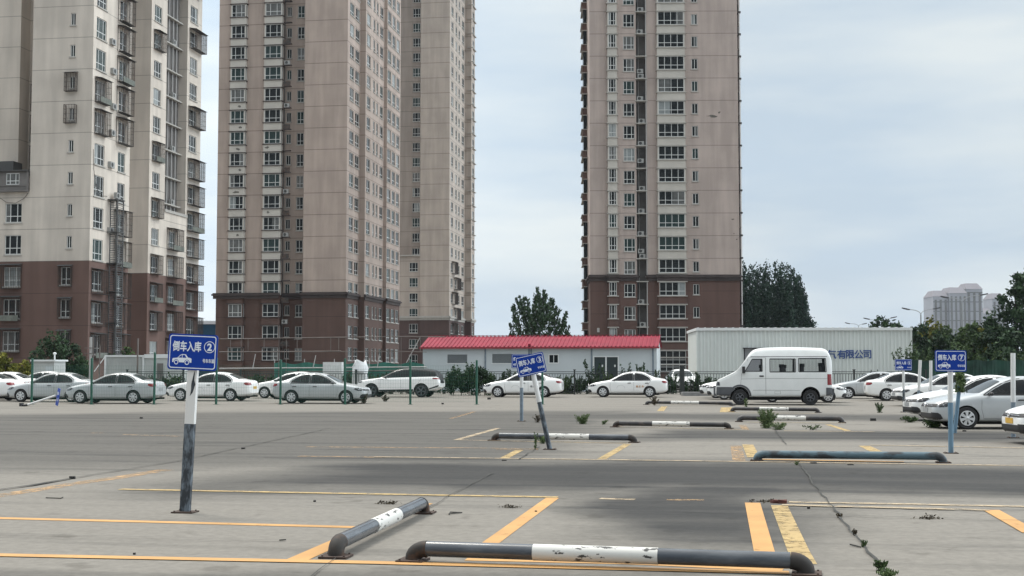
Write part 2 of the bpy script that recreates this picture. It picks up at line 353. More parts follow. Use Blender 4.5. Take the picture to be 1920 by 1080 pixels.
def wheel_stop(a, b, label, body='pipe_grey', elbow='pipe_rust', band=(.33,.66), r=.066, hgt=.112, sagpt=None):
    A = G(*a); B = G(*b); A.z = B.z = 0; d = B - A; Ln = d.length; rz = math.atan2(d.y, d.x)
    t = thing('wheel_stop', label, 'wheel stop', A, rz, 'pipe wheel stops in the practice bays')
    e = .16
    def pipe(x0, x1, m, nm):
        mb = MB(); k = max(2, int((x1-x0)/.15)); mb.tube([(x0+(x1-x0)*i/k, 0, hgt - (.02*math.sin(math.pi*(x0+(x1-x0)*i/k)/Ln) if sagpt else 0)) for i in range(k+1)], r, 20); return mb.build(nm, m, t)
    xa, xb = (e, Ln-e)
    if band:
        ba, bb = band[0]*Ln, band[1]*Ln
        pipe(xa, ba, M[body], 'pipe'); pipe(bb, xb, M[body], 'pipe')
        mb = MB(); mb.tube([(ba-.004,0,hgt),((ba+bb)/2,0,hgt),(bb+.004,0,hgt)], r+.003, 20); mb.build('painted_band', M['band_white'], t)
    else: pipe(xa, xb, M[body], 'pipe')
    for s, x0 in ((1, 0), (-1, Ln)):
        mb = MB(); pts = [(x0+s*.035,0,.0)] + [(x0+s*(.035 + (e-.035)*(1-math.cos(q))), 0, .03+(hgt-.03)*math.sin(q)) for q in [math.pi/2*i/7 for i in range(8)]]
        mb.tube(pts, r*1.05, 18); mb.build('elbow', M[elbow], t)
        mb = MB(); mb.box((x0+s*.03-.12,-.13,.002),(x0+s*.03+.12,.13,.02))
        for qx, qy in ((-.09,-.1),(.09,-.1),(-.09,.1),(.09,.1)): mb.tube([(x0+s*.03+qx,qy,.02),(x0+s*.03+qx,qy,.030)], .009, 8)
        mb.build('base_plate', M['plate_rust'], t)
    return t
wheel_stop((768,1052), (1520,1078), 'nearest pipe wheel stop, grey with a flaking white band, across the foreground', band=(.325,.635), r=.068)
wheel_stop((628,1046), (795,962), 'grey pipe wheel stop pointing away from the viewer, left of the nearest one', band=(.36,.63), r=.07, hgt=.125)
wheel_stop((924,826), (1192,830), 'grey pipe wheel stop with white band just behind the leaning number 3 sign', band=(.38,.68), r=.068)
wheel_stop((1416,864), (1772,868), 'flaking blue pipe wheel stop in front of the number 7 sign', 'pipe_blue', 'pipe_blue', None, r=.07, hgt=.12)
wheel_stop((1151,801), (1369,804), 'dark pipe wheel stop with rusty right elbow, left of the tall bushy weed', 'pipe_dark', 'pipe_rust', (.34,.66), .068)
wheel_stop((1384,791), (1581,793), 'black pipe wheel stop with white band directly behind the tall bushy weed', 'pipe_dark', 'pipe_dark', (.36,.65), .075, .13)
wheel_stop((1371,772), (1536,774), 'black pipe wheel stop just in front of the van rear wheel', 'pipe_dark', 'pipe_dark', (.33,.66), .07, .12)
wheel_stop((1211,759), (1374,761), 'farthest pipe wheel stop, thin and dark, below the gap between white sedan and van', 'pipe_dark', 'pipe_dark', (.30,.62), .07, .12)

# ------------------------------------------------------------------ lettering, sign boards
def text_mesh(s, size, offset=0.0, ext=.0015, squeeze=1.0):
    cu = bpy.data.curves.new('t', 'FONT'); cu.body = s; cu.size = size; cu.offset = offset; cu.extrude = ext
    cu.align_x = 'CENTER'; cu.align_y = 'CENTER'; cu.resolution_u = 3
    o = bpy.data.objects.new('t', cu); COL.objects.link(o); dg = bpy.context.evaluated_depsgraph_get()
    me = bpy.data.meshes.new_from_object(o.evaluated_get(dg)); bpy.data.objects.remove(o); bpy.data.curves.remove(cu)
    for v in me.vertices: v.co.x *= squeeze
    return me
def place_text(name, s, size, mat_, parent, x, y, z, offset=0.0, squeeze=1.0, rot=None, center=True, ext=.0015):
    """text standing in the local xz plane, facing -y"""
    me = text_mesh(s, size, offset, ext, squeeze)
    if center and len(me.vertices):
        xs = [v.co.x for v in me.vertices]; ys = [v.co.y for v in me.vertices]; cx, cy = (min(xs)+max(xs))/2, (min(ys)+max(ys))/2
        for v in me.vertices: v.co.x -= cx; v.co.y -= cy
    T = Matrix.Translation((x,y,z)) @ (rot if rot is not None else Matrix.Rotation(R(90), 4, 'X'))
    me.transform(T); me.materials.clear(); me.materials.append(mat_)
    return link(name, me, parent)
M['sign_blue'] = mat('sign_blue', (.004,.040,.30), .5, spec=.2, var=.06, scale=6)
M['sign_white'] = mat('sign_white', (.72,.76,.82), .5)
M['sign_back'] = mat('sign_back_metal', (.4,.41,.42), .5, metal=.4)
M['post_white'] = mat('post_white_paint', (.66,.66,.65), .55, col2=(.42,.42,.41), thr=(.62,.75), scale=5, stretch=(3,3,.7))
M['post_dark'] = mat('post_dark_worn', (.022,.028,.036), .6, col2=(.13,.16,.19), thr=(.46,.62), scale=9, stretch=(2,2,.7))
M['post_blue'] = mat('post_blue_paint', (.12,.21,.29), .6, col2=(.06,.09,.11), thr=(.55,.68), scale=7, stretch=(2,2,.6))
M['post_steel'] = mat('post_grey_blue', (.16,.20,.24), .5, var=.25, scale=6)
def rrect(w_, h_, r, n=6):
    pts = []
    for cx, cz, a0 in ((w_/2-r, h_/2-r, 0), (-w_/2+r, h_/2-r, 90), (-w_/2+r, -h_/2+r, 180), (w_/2-r, -h_/2+r, 270)):
        for i in range(n+1): q = R(a0+90*i/n); pts.append((cx+r*math.cos(q), cz+r*math.sin(q)))
    return pts
def sign_board(t, zc, w_, h_, number, y=-.075, small=True, rz=0.0):
    """blue practice-bay board; centre height zc on the post, facing -y"""
    mb = MB(); mb.prism([(x, z+zc) for x, z in rrect(w_, h_, .035)], y-.006, y+.006, 0)
    bd = mb.build('sign_board', [M['sign_blue']], t); bd['label'] = 'blue board reading reversing bay %s' % number if number else 'blue board with white border'
    o1, o2 = rrect(w_-.035, h_-.035, .03), rrect(w_-.055, h_-.055, .024); k = len(o1); yy = y-.0085
    mb = MB(); mb.add([(x,yy,z+zc) for x,z in o1]+[(x,yy,z+zc) for x,z in o2], [(i,(i+1)%k,(i+1)%k+k,i+k) for i in range(k)])
    mb.build('border', M['sign_white'], bd, fix=False)
    S = w_/.6
    place_text('lettering', '倒车入库', .125*S, M['sign_white'], bd, -.072*S, yy, zc+.065*S, offset=.0030, squeeze=.70, ext=.001)
    if number:
        mb = MB(); n = 28; vs = []
        for rr in (.068*S, .060*S): vs += [(.205*S+rr*math.cos(2*math.pi*i/n), yy, zc+.066*S+rr*math.sin(2*math.pi*i/n)) for i in range(n)]
        mb.add(vs, [(i,(i+1)%n,(i+1)%n+n,i+n) for i in range(n)]); mb.build('number_ring', M['sign_white'], bd, fix=False)
        place_text('numeral', number, .115*S, M['sign_white'], bd, .205*S, yy, zc+.066*S, offset=.004)
    place_text('small_lettering', '号车车道', .05*S, M['sign_white'], bd, .2*S, yy, zc-.095*S, offset=.0010, squeeze=.72)
    # little car symbol
    ox, oz, q = -.125*S, zc-.10*S, .235*S
    sh = [(-.5,-.10),(-.5,.04),(-.47,.09),(-.24,.12),(-.10,.26),(.02,.31),(.2,.30),(.31,.15),(.44,.13),(.5,.09),(.5,-.10)]
    mb = MB(); mb.add([(ox+a*q, yy, oz+b*q) for a,b in sh], [tuple(range(len(sh)))], 0)
    for wn in ([(-.19,.13),(-.07,.24),(.0,.265),(.0,.13)], [(.03,.13),(.03,.27),(.15,.265),(.24,.13)]):
        mb.add([(ox+a*q, yy-.001, oz+b*q) for a,b in wn], [(0,1,2,3)], 1)
    for cx in (-.29,.27):
        for rr, m_, dy in ((.14,1,-.001),(.115,0,-.0015),(.075,1,-.002)):
            mb.add([(ox+(cx+rr*math.cos(2*math.pi*i/18))*q, yy+dy, oz+(-.10+rr*math.sin(2*math.pi*i/18))*q) for i in range(18)], [tuple(range(18))], m_)
    mb.build('car_symbol', [M['sign_white'], M['sign_blue']], bd, fix=False)
    return bd
def post(t, h, split, r=.052, low='post_dark', up='post_white', square=False):
    a, b = MB(), MB()
    if square: a.box((-r,-r*.55,0),(r,r*.55,split)); b.box((-r,-r*.55,split),(r,r*.55,h))
    else: a.tube([(0,0,0),(0,0,split)], r, 16); b.tube([(0,0,split),(0,0,h)], r+.002, 16)
    o = a.build('post_base', M[low], t); b.build('post', M[up], t)
    m = MB(); m.box((-.13,-.11,.002),(.13,.11,.016)); 
    for qx, qy in ((-.1,-.08),(.1,-.08),(-.1,.08),(.1,.08)): m.tube([(qx,qy,.016),(qx,qy,.028)], .009, 6)
    return m
def sign_post(px, py, label, h, split, number, zc, w_=.6, hb=.42, lean=0., low='post_dark', up='post_white', r=.052, square=False, back=0.):
    A = G(px, py); A.z = 0
    t = thing('sign_post', label, 'sign', A, -LOT, 'blue practice bay signs')
    base = post(t, h, split, r, low, up, square)
    t.rotation_euler = (back, lean, -LOT)
    bp = base.build('base_plate', M['plate_rust'], t); bp.rotation_euler = (-back*.9, -lean*.9, 0)
    bd = sign_board(t, zc, w_, hb, number, y=-(r*.55 if square else r)-.012)
    for dz in (-.12,.12): mb = MB(); mb.box((-.09,.0,zc+dz-.015),(.09,r+.006,zc+dz+.015)); mb.build('bracket', M['sign_back'], t)
    return t
s2 = sign_post(347, 961, 'number 2 practice bay sign on a white and dark post, nearest and largest', 2.08, 1.035, '2', 1.875, .605, .42, R(2.6), r=.058, square=True)
mb = MB()
mb.poly([(.0,-.034,1.5),(.03,-.034,1.66),(.036,-.034,1.63),(.034,-.034,1.55),(.05,-.034,1.5),(.02,-.034,1.40),(-.01,-.034,1.36),(.0,-.034,1.42)])
mb.build('peeled_patch', M['post_dark'], s2, fix=False)
sign_post(1031, 843, 'number 3 practice bay sign leaning hard to the left', 1.98, 1.0, '3', 1.79, .60, .42, R(-12.5), r=.05, low='post_dark')
sign_post(978, 790, 'practice bay sign half hidden behind the leaning number 3 sign', 2.06, 1.05, '4', 1.88, .62, .44, 0, low='post_steel', r=.055)
sign_post(1783, 850, 'number 7 practice bay sign on a white and blue post beside the silver car', 2.02, 1.0, '7', 1.82, .60, .42, R(.6), low='post_blue', r=.05)
sign_post(1695, 773, 'small far practice bay sign standing among the white cars at right', 2.06, .85, '5', 1.78, .62, .42, 0, low='post_dark', r=.045)
# fallen sign
A = G(52, 762); A.z = .05
t = thing('fallen_sign', 'blue sign knocked over with its white post lying on the ground', 'sign', A, R(-6))
mb = MB(); mb.tube([(0,0,.02),(1.25,.0,.42)], .045, 12); mb.build('post', M['post_white'], t)
mb = MB(); mb.tube([(-.25,0,-.03),(0,0,.02)], .05, 12); mb.box((-.32,-.14,-.04),(-.24,.14,.10)); mb.build('post_base', M['pipe_dark'], t)
Mx = Matrix.Translation((1.36,-.02,.36)) @ Matrix.Rotation(R(8),4,'Y') @ Matrix.Rotation(R(-52),4,'Z')
mb = MB(); mb.prism([(x,z) for x,z in rrect(.44,.74,.05)], -.008, .008, 0, Mx); b_ = mb.build('sign_board', M['sign_blue'], t)
for i, ch in enumerate('倒车入库'): 
    me = place_text('lettering', ch, .16, M['sign_white'], b_, -.10 + .20*(i%2), -.011, .15-.27*(i//2), rot=None); me.data.transform(Mx)
# plain posts at right, vine on a leaning pipe
for px, py, top, lab, rz in ((1721, 773, 675, 'leaning white topped post without a board, left of its twin by the white sedans', 3.5), (1745, 773, 676, 'upright white topped post without a board right of the leaning one', 1.2), (1900, 821, 662, 'thick white topped post in front of the silver car door', 1.0)):
    A = G(px, py); A.z = 0; h = EYE + (688-top)*A.y/F
    t = thing('bay_post', lab, 'post', A, -LOT, 'posts that lost their boards'); m_ = post(t, h, h*.42, .055, 'post_steel'); t.rotation_euler = (0, R(rz), -LOT)
    m_.build('base_plate', M['plate_rust'], t)
# ------------------------------------------------------------------ vehicles
def interp(x, tab):
    if x <= tab[0][0]: return tab[0][1]
    for (a, b), (c, d) in zip(tab, tab[1:]):
        if x <= c: return b + (d-b)*(x-a)/(c-a)
    return tab[-1][1]
def loft_body(nose, stations, sect):
    """stations: distances behind the nose; sect(d) -> half outline [(y,z)...] from floor centre to roof centre. x points forward."""
    vs, fs = [], []; rows = []
    for d in stations:
        h = sect(d); full = [(-y,z) for y,z in h[:0:-1]] if False else None
        ring = [(y,z) for y,z in h] + [(-y,z) for y,z in h[-2:0:-1]]
        rows.append(len(vs)); vs += [(nose-d, y, z) for y,z in ring]
    n = len(ring)
    for a, b in zip(rows, rows[1:]):
        for j in range(n): fs.append((a+j, a+(j+1)%n, b+(j+1)%n, b+j))
    h = len(sect(0)); # caps as quads across left/right
    for base, flip in ((rows[0], True), (rows[-1], False)):
        for j in range(h-1):
            l0, l1 = base+j, base+j+1; r0, r1 = base+(n-j)%n, base+(n-j-1)%n
            f = [l0, l1, r1, r0]; f = list(dict.fromkeys(f))
            if len(f) >= 3: fs.append(tuple(f if not flip else f[::-1]))
    return vs, fs
def solid(vs, fs, cutter, mats, sub=2, name='body', paintf=None):
    """subdivide, return (plain BVH, mesh with the cutter taken out)"""
    me = bpy.data.meshes.new(name); me.from_pydata(vs, [], fs)
    bm = bmesh.new(); bm.from_mesh(me); bmesh.ops.recalc_face_normals(bm, faces=bm.faces); bm.to_mesh(me); bm.free()
    for m in mats: me.materials.append(m)
    o = link('tmp', me); md = o.modifiers.new('s', 'SUBSURF'); md.levels = md.render_levels = sub
    dg = bpy.context.evaluated_depsgraph_get()
    sm = bpy.data.meshes.new_from_object(o.evaluated_get(dg)); o.modifiers.clear()
    if paintf:
        for p in sm.polygons: p.material_index = paintf(p.center)
    bvh = BVHTree.FromPolygons([v.co[:] for v in sm.vertices], [p.vertices[:] for p in sm.polygons])
    o.data = sm
    cm = cutter.mesh('cut', mats); bm = bmesh.new(); bm.from_mesh(cm); bmesh.ops.recalc_face_normals(bm, faces=bm.faces); bm.to_mesh(cm); bm.free()
    c = link('cut', cm); md = o.modifiers.new('b', 'BOOLEAN'); md.operation = 'DIFFERENCE'; md.object = c; md.solver = 'EXACT'
    dg = bpy.context.evaluated_depsgraph_get(); fin = bpy.data.meshes.new_from_object(o.evaluated_get(dg))
    bpy.data.objects.remove(o); bpy.data.objects.remove(c)
    for p in fin.polygons: p.use_smooth = True
    fin.set_sharp_from_angle(angle=R(32)); fin.name = name
    return bvh, fin
def patch(bvh, pts, origin, e1, e2, off=.005, step=.09, mat_=None, name='patch', thick=0):
    """outline in the (e1,e2) plane thrown onto the body along -(e1 x e2)"""
    e1 = Vector(e1).normalized(); e2 = Vector(e2).normalized(); nrm = e1.cross(e2).normalized(); o = Vector(origin)
    bm = bmesh.new(); bm.faces.new([bm.verts.new((a, b, 0)) for a, b in pts])
    for _ in range(7):
        bmesh.ops.triangulate(bm, faces=bm.faces)
        ed = [e for e in bm.edges if e.calc_length() > step]
        if not ed: break
        bmesh.ops.subdivide_edges(bm, edges=ed, cuts=1)
    bmesh.ops.triangulate(bm, faces=bm.faces)
    last = None
    for v in bm.verts:
        s = o + e1*v.co.x + e2*v.co.y + nrm*4
        hit, hn, idx, ds = bvh.ray_cast(s, -nrm)
        v.co = (hit + nrm*off) if hit is not None else None or (o + e1*v.co.x + e2*v.co.y)
    bmesh.ops.recalc_face_normals(bm, faces=bm.faces)
    if sum(f.normal.dot(nrm) for f in bm.faces) < 0: bmesh.ops.reverse_faces(bm, faces=bm.faces)
    if thick:
        ext = bmesh.ops.extrude_face_region(bm, geom=list(bm.faces))
        for v in ext['geom']:
            if isinstance(v, bmesh.types.BMVert): v.co += nrm*thick
        bmesh.ops.recalc_face_normals(bm, faces=bm.faces)
    me = bpy.data.meshes.new(name); bm.to_mesh(me); bm.free()
    for p in me.polygons: p.use_smooth = True
    if thick: me.set_sharp_from_angle(angle=R(40))
    me.materials.append(mat_); return me
def side(bvh, pts, s, **k):     # pts in (x,z); s=+1 left (y>0), -1 right
    return patch(bvh, [(-s*x, z) for x,z in pts], (0,0,0), (-s,0,0), (0,0,1), **k)
def front(bvh, pts, s, **k):    # pts in (y,z); s=+1 from the front, -1 from the rear
    return patch(bvh, [(s*y, z) for y,z in pts], (0,0,0), (0,s,0), (0,0,1), **k)
def top(bvh, pts, **k): return patch(bvh, pts, (0,0,0), (1,0,0), (0,1,0), **k)
def corner(bvh, pts, sx, sy, **k):   # seen from the corner (sx,sy) at 45 degrees, pts (a,z), a grows towards the car's end centre
    n = Vector((sx, sy, 0)).normalized(); e1 = Vector((0,0,1)).cross(n)     # e1 x e2 = n
    q = Vector((sx, -sy, 0)).normalized(); sg = 1 if q.dot(e1) > 0 else -1
    return patch(bvh, [(sg*a, z) for a,z in pts], (0,0,0), e1, (0,0,1), **k)

def make_wheel(r, wid, spokes, rr, style='hub'):
    """axis along y, outer face towards +y"""
    t = MB(); prof = [(rr,-wid/2),(r*.93,-wid/2),(r*.985,-wid*.36),(r,-wid*.2),(r,wid*.2),(r*.985,wid*.36),(r*.93,wid/2),(rr,wid/2),(rr*.97,wid*.30),(0.001,wid*.22)]
    t.lathe(prof, 36, 0, 'Y'); tm = t.mesh('tyre', M['rubber'])
    h = MB(); y = wid/2
    h.lathe([(rr*1.0,y+.002),(rr*.99,y+.012),(rr*.90,y+.014),(rr*.86,y-.004)], 36, 0, 'Y')
    for k in range(spokes):
        q = 2*math.pi*k/spokes; W1, W2 = (rr*.10, rr*.22) if style == 'hub' else (rr*.12, rr*.16)
        c, s_ = math.cos(q), math.sin(q)
        def P(a, b, yy): return (a*c-b*s_, yy, a*s_+b*c)
        h.add([P(rr*.12,-W1,y+.020),P(rr*.12,W1,y+.020),P(rr*.9,W2,y+.012),P(rr*.9,-W2,y+.012),P(rr*.12,-W1,y-.01),P(rr*.12,W1,y-.01),P(rr*.9,W2,y-.01),P(rr*.9,-W2,y-.01)],
              [(0,1,2,3),(0,4,5,1),(2,6,7,3),(1,5,6,2),(3,7,4,0)])
    h.lathe([(0.001,y+.03),(rr*.2,y+.028),(rr*.26,y+.015)], 20, 0, 'Y')
    hm = h.mesh('rim', M['rim'] if style != 'steel' else M['sign_back'])
    for me in (tm, hm):
        bm = bmesh.new(); bm.from_mesh(me); bmesh.ops.recalc_face_normals(bm, faces=bm.faces); bm.to_mesh(me); bm.free()
    tm.set_sharp_from_angle(angle=R(35))
    return tm, hm
def arches(c, xs, r, half, dz):
    for x in xs:
        for s in (-1, 1):
            n = 28; ring = [(x+r*math.cos(2*math.pi*i/n), dz+r*math.sin(2*math.pi*i/n)) for i in range(n)]
            a, b = sorted((s*(half-.30), s*(half+.4))); c.prism(ring, a, b, 1)
def seam_side(bvh, pts, wd, s, mb_list):
    for a, b in zip(pts, pts[1:]):
        dx, dz = b[0]-a[0], b[1]-a[1]; ln = math.hypot(dx, dz); nx, nz = -dz/ln*wd/2, dx/ln*wd/2
        mb_list.append(side(bvh, [(a[0]+nx,a[1]+nz),(b[0]+nx,b[1]+nz),(b[0]-nx,b[1]-nz),(a[0]-nx,a[1]-nz)], s, off=.0025, step=.12, mat_=M['seam']))
def join_meshes(ms, name, mat_):
    mb = MB()
    for me in ms: mb.add([v.co[:] for v in me.vertices], [p.vertices[:] for p in me.polygons], 0, True)
    return mb.mesh(name, mat_)
def add_part(t, name, me, loc=None, mat_=None):
    o = link(name, me, t, loc)
    return o
def mirror_mesh(s, x, y, z, L_=.13, H=.11):
    mb = MB(); pts = [(x-.03+.10*math.cos(q)*.6, 0) for q in (0,)]
    n = 12
    prof = []
    for k, (dy, sc_) in enumerate(((0,.55),(.03,.9),(.10,1.0),(.16,.92),(.19,.5))):
        ring = []
        for i in range(n):
            q = 2*math.pi*i/n; ring.append((x + .055*sc_*math.cos(q), s*(y+dy), z + H/2*sc_*math.sin(q)))
        prof.append(ring)
    vs = [p for r_ in prof for p in r_]; mb.add(vs, [(i*n+j,i*n+(j+1)%n,(i+1)*n+(j+1)%n,(i+1)*n+j) for i in range(len(prof)-1) for j in range(n)], 0, True)
    mb.add(prof[-1], [tuple(range(n))], 0); mb.tube([(x,s*(y-.08),z-.04),(x,s*(y+.03),z-.02)], .025, 8)
    return mb

NOSE = 2.24
def make_sedan(kind):
    """kind: 'hub' fleet saloon with wheel covers"""
    ztop = [(0,.62),(.06,.69),(.14,.735),(.4,.815),(.8,.895),(1.12,.945),(1.24,.965),(1.36,1.035),(1.62,1.19),(1.86,1.325),(2.1,1.40),(2.4,1.445),(2.65,1.46),(3.0,1.435),(3.25,1.375),(3.5,1.27),(3.72,1.165),(3.9,1.09),(4.0,1.065),(4.25,1.04),(4.36,1.005),(4.42,.93),(4.47,.86)]
    zbelt = [(0,.585),(.06,.635),(.14,.675),(.4,.755),(.8,.84),(1.2,.89),(2.0,.905),(3.2,.955),(3.9,.99),(4.25,.975),(4.36,.945),(4.42,.88),(4.47,.82)]
    wmid = [(0,.50),(.04,.60),(.1,.67),(.2,.735),(.4,.80),(.8,.84),(1.4,.85),(3.4,.85),(3.9,.83),(4.2,.80),(4.35,.755),(4.43,.70),(4.47,.62)]
    zlow = [(0,.32),(.08,.235),(.2,.195),(.6,.19),(3.6,.20),(4.1,.23),(4.35,.29),(4.47,.40)]
    wtop = [(0,.40),(.14,.60),(.4,.68),(1.12,.72),(1.24,.715),(1.5,.66),(1.86,.585),(2.4,.565),(3.0,.56),(3.3,.565),(3.7,.60),(3.95,.645),(4.36,.66),(4.47,.5)]
    def sect(d):
        zt, zb, wm, zl, wt = (interp(d, T) for T in (ztop, zbelt, wmid, zlow, wtop))
        zm = zl + (zb-zl)*.55; gh = max(0.0, min(1.0, (zt-zb-.06)/.45))
        wb = wm - .035
        return [(0,zl),(wm*.72,zl),(wm*.955,zl+.035),(wm*.99,zl+.16*(zb-zl)/.7),(wm,zm),(wm-.008,zb-.12*(zb-zl)),(wb-.01,zb-.012),
                (wb-.045,zb+.025*(gh>0)+.004),
                (wb-.045+(wt-wb+.045)*.55, zb+.025+(zt-zb-.06)*.55 if gh > .05 else zb+(zt-zb)*.35),
                (wt, zt-.055*gh-.012), (wt*.62, zt-.012*gh-.002), (0, zt)]
    st = [0,.03,.09,.18,.38,.6,.82,1.02,1.16,1.25,1.36,1.6,1.86,2.0,2.3,2.65,3.0,3.25,3.5,3.72,3.9,4.02,4.2,4.33,4.41,4.455,4.47]
    vs, fs = loft_body(NOSE, st, sect)
    cut = MB(); AX = (NOSE-.88, NOSE-.88-2.61); arches(cut, AX, .352, .85, .30)
    X = lambda d: NOSE-d
    wf = [(1.43,.945),(1.72,1.12),(2.0,1.255),(2.28,1.335),(2.50,1.355),(2.56,1.355),(2.565,.945)]
    wr = [(2.66,.95),(2.655,1.355),(2.85,1.345),(3.12,1.285),(3.34,1.18),(3.50,1.07),(3.545,.99),(3.50,.965)]
    WF = [(X(a), b) for a,b in wf]; WR = [(X(a), b) for a,b in wr]
    def shrink(P, k=.93):
        cx = sum(p[0] for p in P)/len(P); cz = sum(p[1] for p in P)/len(P); return [(cx+(a-cx)*k, cz+(b-cz)*k) for a,b in P]
    for P in (WF, WR): cut.prism(shrink(P), -1.2, 1.2, 1)
    bvh, body = solid(vs, fs, cut, [M['white_paint'], M['under']])
    t = thing('parked_car', 'x', 'car')
    bo = add_part(t, 'body', body); bo.material_slots[0].link = 'OBJECT'; bo.material_slots[0].material = M['white_paint']
    # dark surround, then panes
    for s in (1, -1):
        for P, nm in ((WF,'front_side_window'),(WR,'rear_side_window')):
            add_part(t, nm, side(bvh, P, s, off=.004, mat_=M['car_glass'], name=nm))
        ml = []
        fr = [(1.36,.93),(1.66,1.12),(1.97,1.272),(2.27,1.36),(2.5,1.385),(2.85,1.375),(3.14,1.312),(3.37,1.205),(3.55,1.07),(3.595,.985),(3.53,.94)]
        seam_side(bvh, [(X(a),b) for a,b in fr] + [(X(1.36),.93)], .030, s, ml)
        seam_side(bvh, [(X(2.61),1.37),(X(2.61),.95)], .085, s, ml)
        fm = join_meshes(ml, 'window_frame', M['trim']); add_part(t, 'window_frame', fm)
        ml = []
        seam_side(bvh, [(X(1.30),.88),(X(1.28),.55),(X(1.34),.30)], .009, s, ml)
        seam_side(bvh, [(X(2.61),.93),(X(2.62),.28)], .009, s, ml)
        seam_side(bvh, [(X(3.56),.94),(X(3.42),.72),(X(3.22),.52),(X(3.13),.3)], .009, s, ml)
        seam_side(bvh, [(X(1.34),.29),(X(3.13),.29)], .008, s, ml)
        add_part(t, 'door_seam', join_meshes(ml, 'door_seam', M['seam']))
        for d in (2.36, 3.34):
            mb = MB(); y0 = bvh.ray_cast(Vector((X(d), s*3, .80)), Vector((0,-s,0)))[0].y
            mb.tube([(X(d)-.085,y0+s*.004,.795),(X(d)-.06,y0+s*.030,.80),(X(d)+.06,y0+s*.030,.798),(X(d)+.085,y0+s*.004,.793)], .017, 8); mb.build('door_handle', M['trim'], t)
        mirror_mesh(s, X(1.52), .84, .965).build('mirror', [M['white_paint'] if kind == 'x' else M['trim']], t)
        hp = [(.66,.665),(.70,.735),(.86,.742),(1.03,.705),(1.05,.60),(.95,.595),(.80,.605)]
        add_part(t, 'headlight', corner(bvh, hp, 1, s, off=.006, step=.06, mat_=M['lamp_glass'], name='headlight'))
        add_part(t, 'air_intake', corner(bvh, [(.88,.29),(.93,.40),(1.0,.445),(1.24,.455),(1.24,.25),(1.0,.24)], 1, s, off=.008, step=.06, mat_=M['trim'], name='air_intake'))
        add_part(t, 'grille', corner(bvh, [(1.055,.60),(1.035,.695),(1.14,.688),(1.25,.68),(1.25,.595)], 1, s, off=.007, step=.06, mat_=M['trim'], name='grille'))
        tp = [(.80,.86),(.84,.925),(1.0,.94),(1.22,.925),(1.22,.80),(1.0,.785),(.88,.80)]
        add_part(t, 'taillight', corner(bvh, tp, -1, s, off=.006, step=.06, mat_=M['lamp_red'], name='taillight'))
    ws = [(X(1.30),-.60),(X(1.62),-.575),(X(1.90),-.50),(X(1.90),.50),(X(1.62),.575),(X(1.30),.60),(X(1.24),.3),(X(1.235),-.3)]
    add_part(t, 'windscreen', top(bvh, ws, off=.005, mat_=M['screen_glass'], name='windscreen'))
    rw = [(X(3.86),-.55),(X(3.82),-.57),(X(3.30),-.49),(X(3.26),0),(X(3.30),.49),(X(3.82),.57),(X(3.86),.55)]
    add_part(t, 'rear_window', top(bvh, rw, off=.005, mat_=M['screen_glass'], name='rear_window'))
    add_part(t, 'grille', front(bvh, [(-.52,.645),(-.50,.60),(.50,.60),(.52,.645),(.45,.675),(-.45,.675)], 1, off=.006, step=.06, mat_=M['trim'], name='grille'))
    ml = [front(bvh, [(-.5,z),(-.5,z+.006),(.5,z+.006),(.5,z)], 1, off=.011, step=.06, mat_=M['chrome']) for z in (.640,)]
    add_part(t, 'grille_bar', join_meshes(ml, 'grille_bar', M['chrome']))
    add_part(t, 'air_intake', front(bvh, [(-.60,.305),(-.52,.43),(.52,.43),(.60,.305),(.5,.27),(-.5,.27)], 1, off=.006, step=.06, mat_=M['trim'], name='air_intake'))
    mb = MB(); xn = NOSE + .02
    mb.lathe([(.058,xn-.03),(.058,xn+.006),(.047,xn+.006),(.047,xn-.01),(0.001,xn-.01)], 24, 0, 'X', Matrix.Translation((0,0,.645)))
    for a, b in (((-.032,.035),(0,-.012)),((0,-.012),(.032,.035)),((-.022,-.012),(0,-.042)),((.022,-.012),(0,-.042))): mb.tube([(xn,a[0],.645+a[1]),(xn,b[0],.645+b[1])], .006, 6)
    mb.build('emblem', M['chrome'], t)
    mb = MB(); mb.box((NOSE-.015,-.22,.455),(NOSE+.012,.22,.575)); mb.build('number_plate', M['plate_blue'], t)
    mb = MB(); mb.box((NOSE-4.485,-.22,.60),(NOSE-4.455,.22,.73)); mb.build('number_plate', M['plate_blue'], t)
    mb = MB(); mb.box((X(4.0),-.62,.13),(X(.55),.62,.26)); mb.tube([(X(3.3),-.45,.20),(X(4.44),-.5,.24)], .045, 8); mb.build('underbody', M['under'], t)
    mb = MB()
    for d, hh in ((2.25,1.18),(3.25,1.15)):
        for y in (-.36,.36):
            Mx = Matrix.Translation((X(d),y,0)) @ Matrix.Rotation(R(-12),4,'Y') if False else Matrix.Translation((X(d),y,0))
            mb.box((-.05,-.2,.6),(.06,.2,hh-.16), 0, Mx); mb.box((-.04,-.10,hh-.13),(.04,.10,hh+.02), 0, Mx)
    mb.build('seat', M['seat'], t)
    tm, hm = make_wheel(.305, .20, 7, .205)
    for x in AX:
        for s in (1, -1):
            wo = add_part(t, 'wheel', tm, (x, s*.755, .305)); wo.rotation_euler = (0, R(rnd.uniform(0,50)), 0 if s > 0 else math.pi)
            add_part(wo, 'rim', hm)
    return t, bvh

def repaint(t, m):
    for c in t.children:
        if c.name.startswith('body'): c.material_slots[0].material = m
def put_vehicle(t, px, py, heading, sc_=1.0, half=.80, turn=0.0):
    """px,py: ground point midway between the near wheels"""
    Np = G(px, py); Np.z = 0; C = Np + U*half
    t.location = C; t.rotation_euler = (0, 0, (math.pi - LOT if heading == 'L' else -LOT) + turn); t.scale = (sc_,)*3

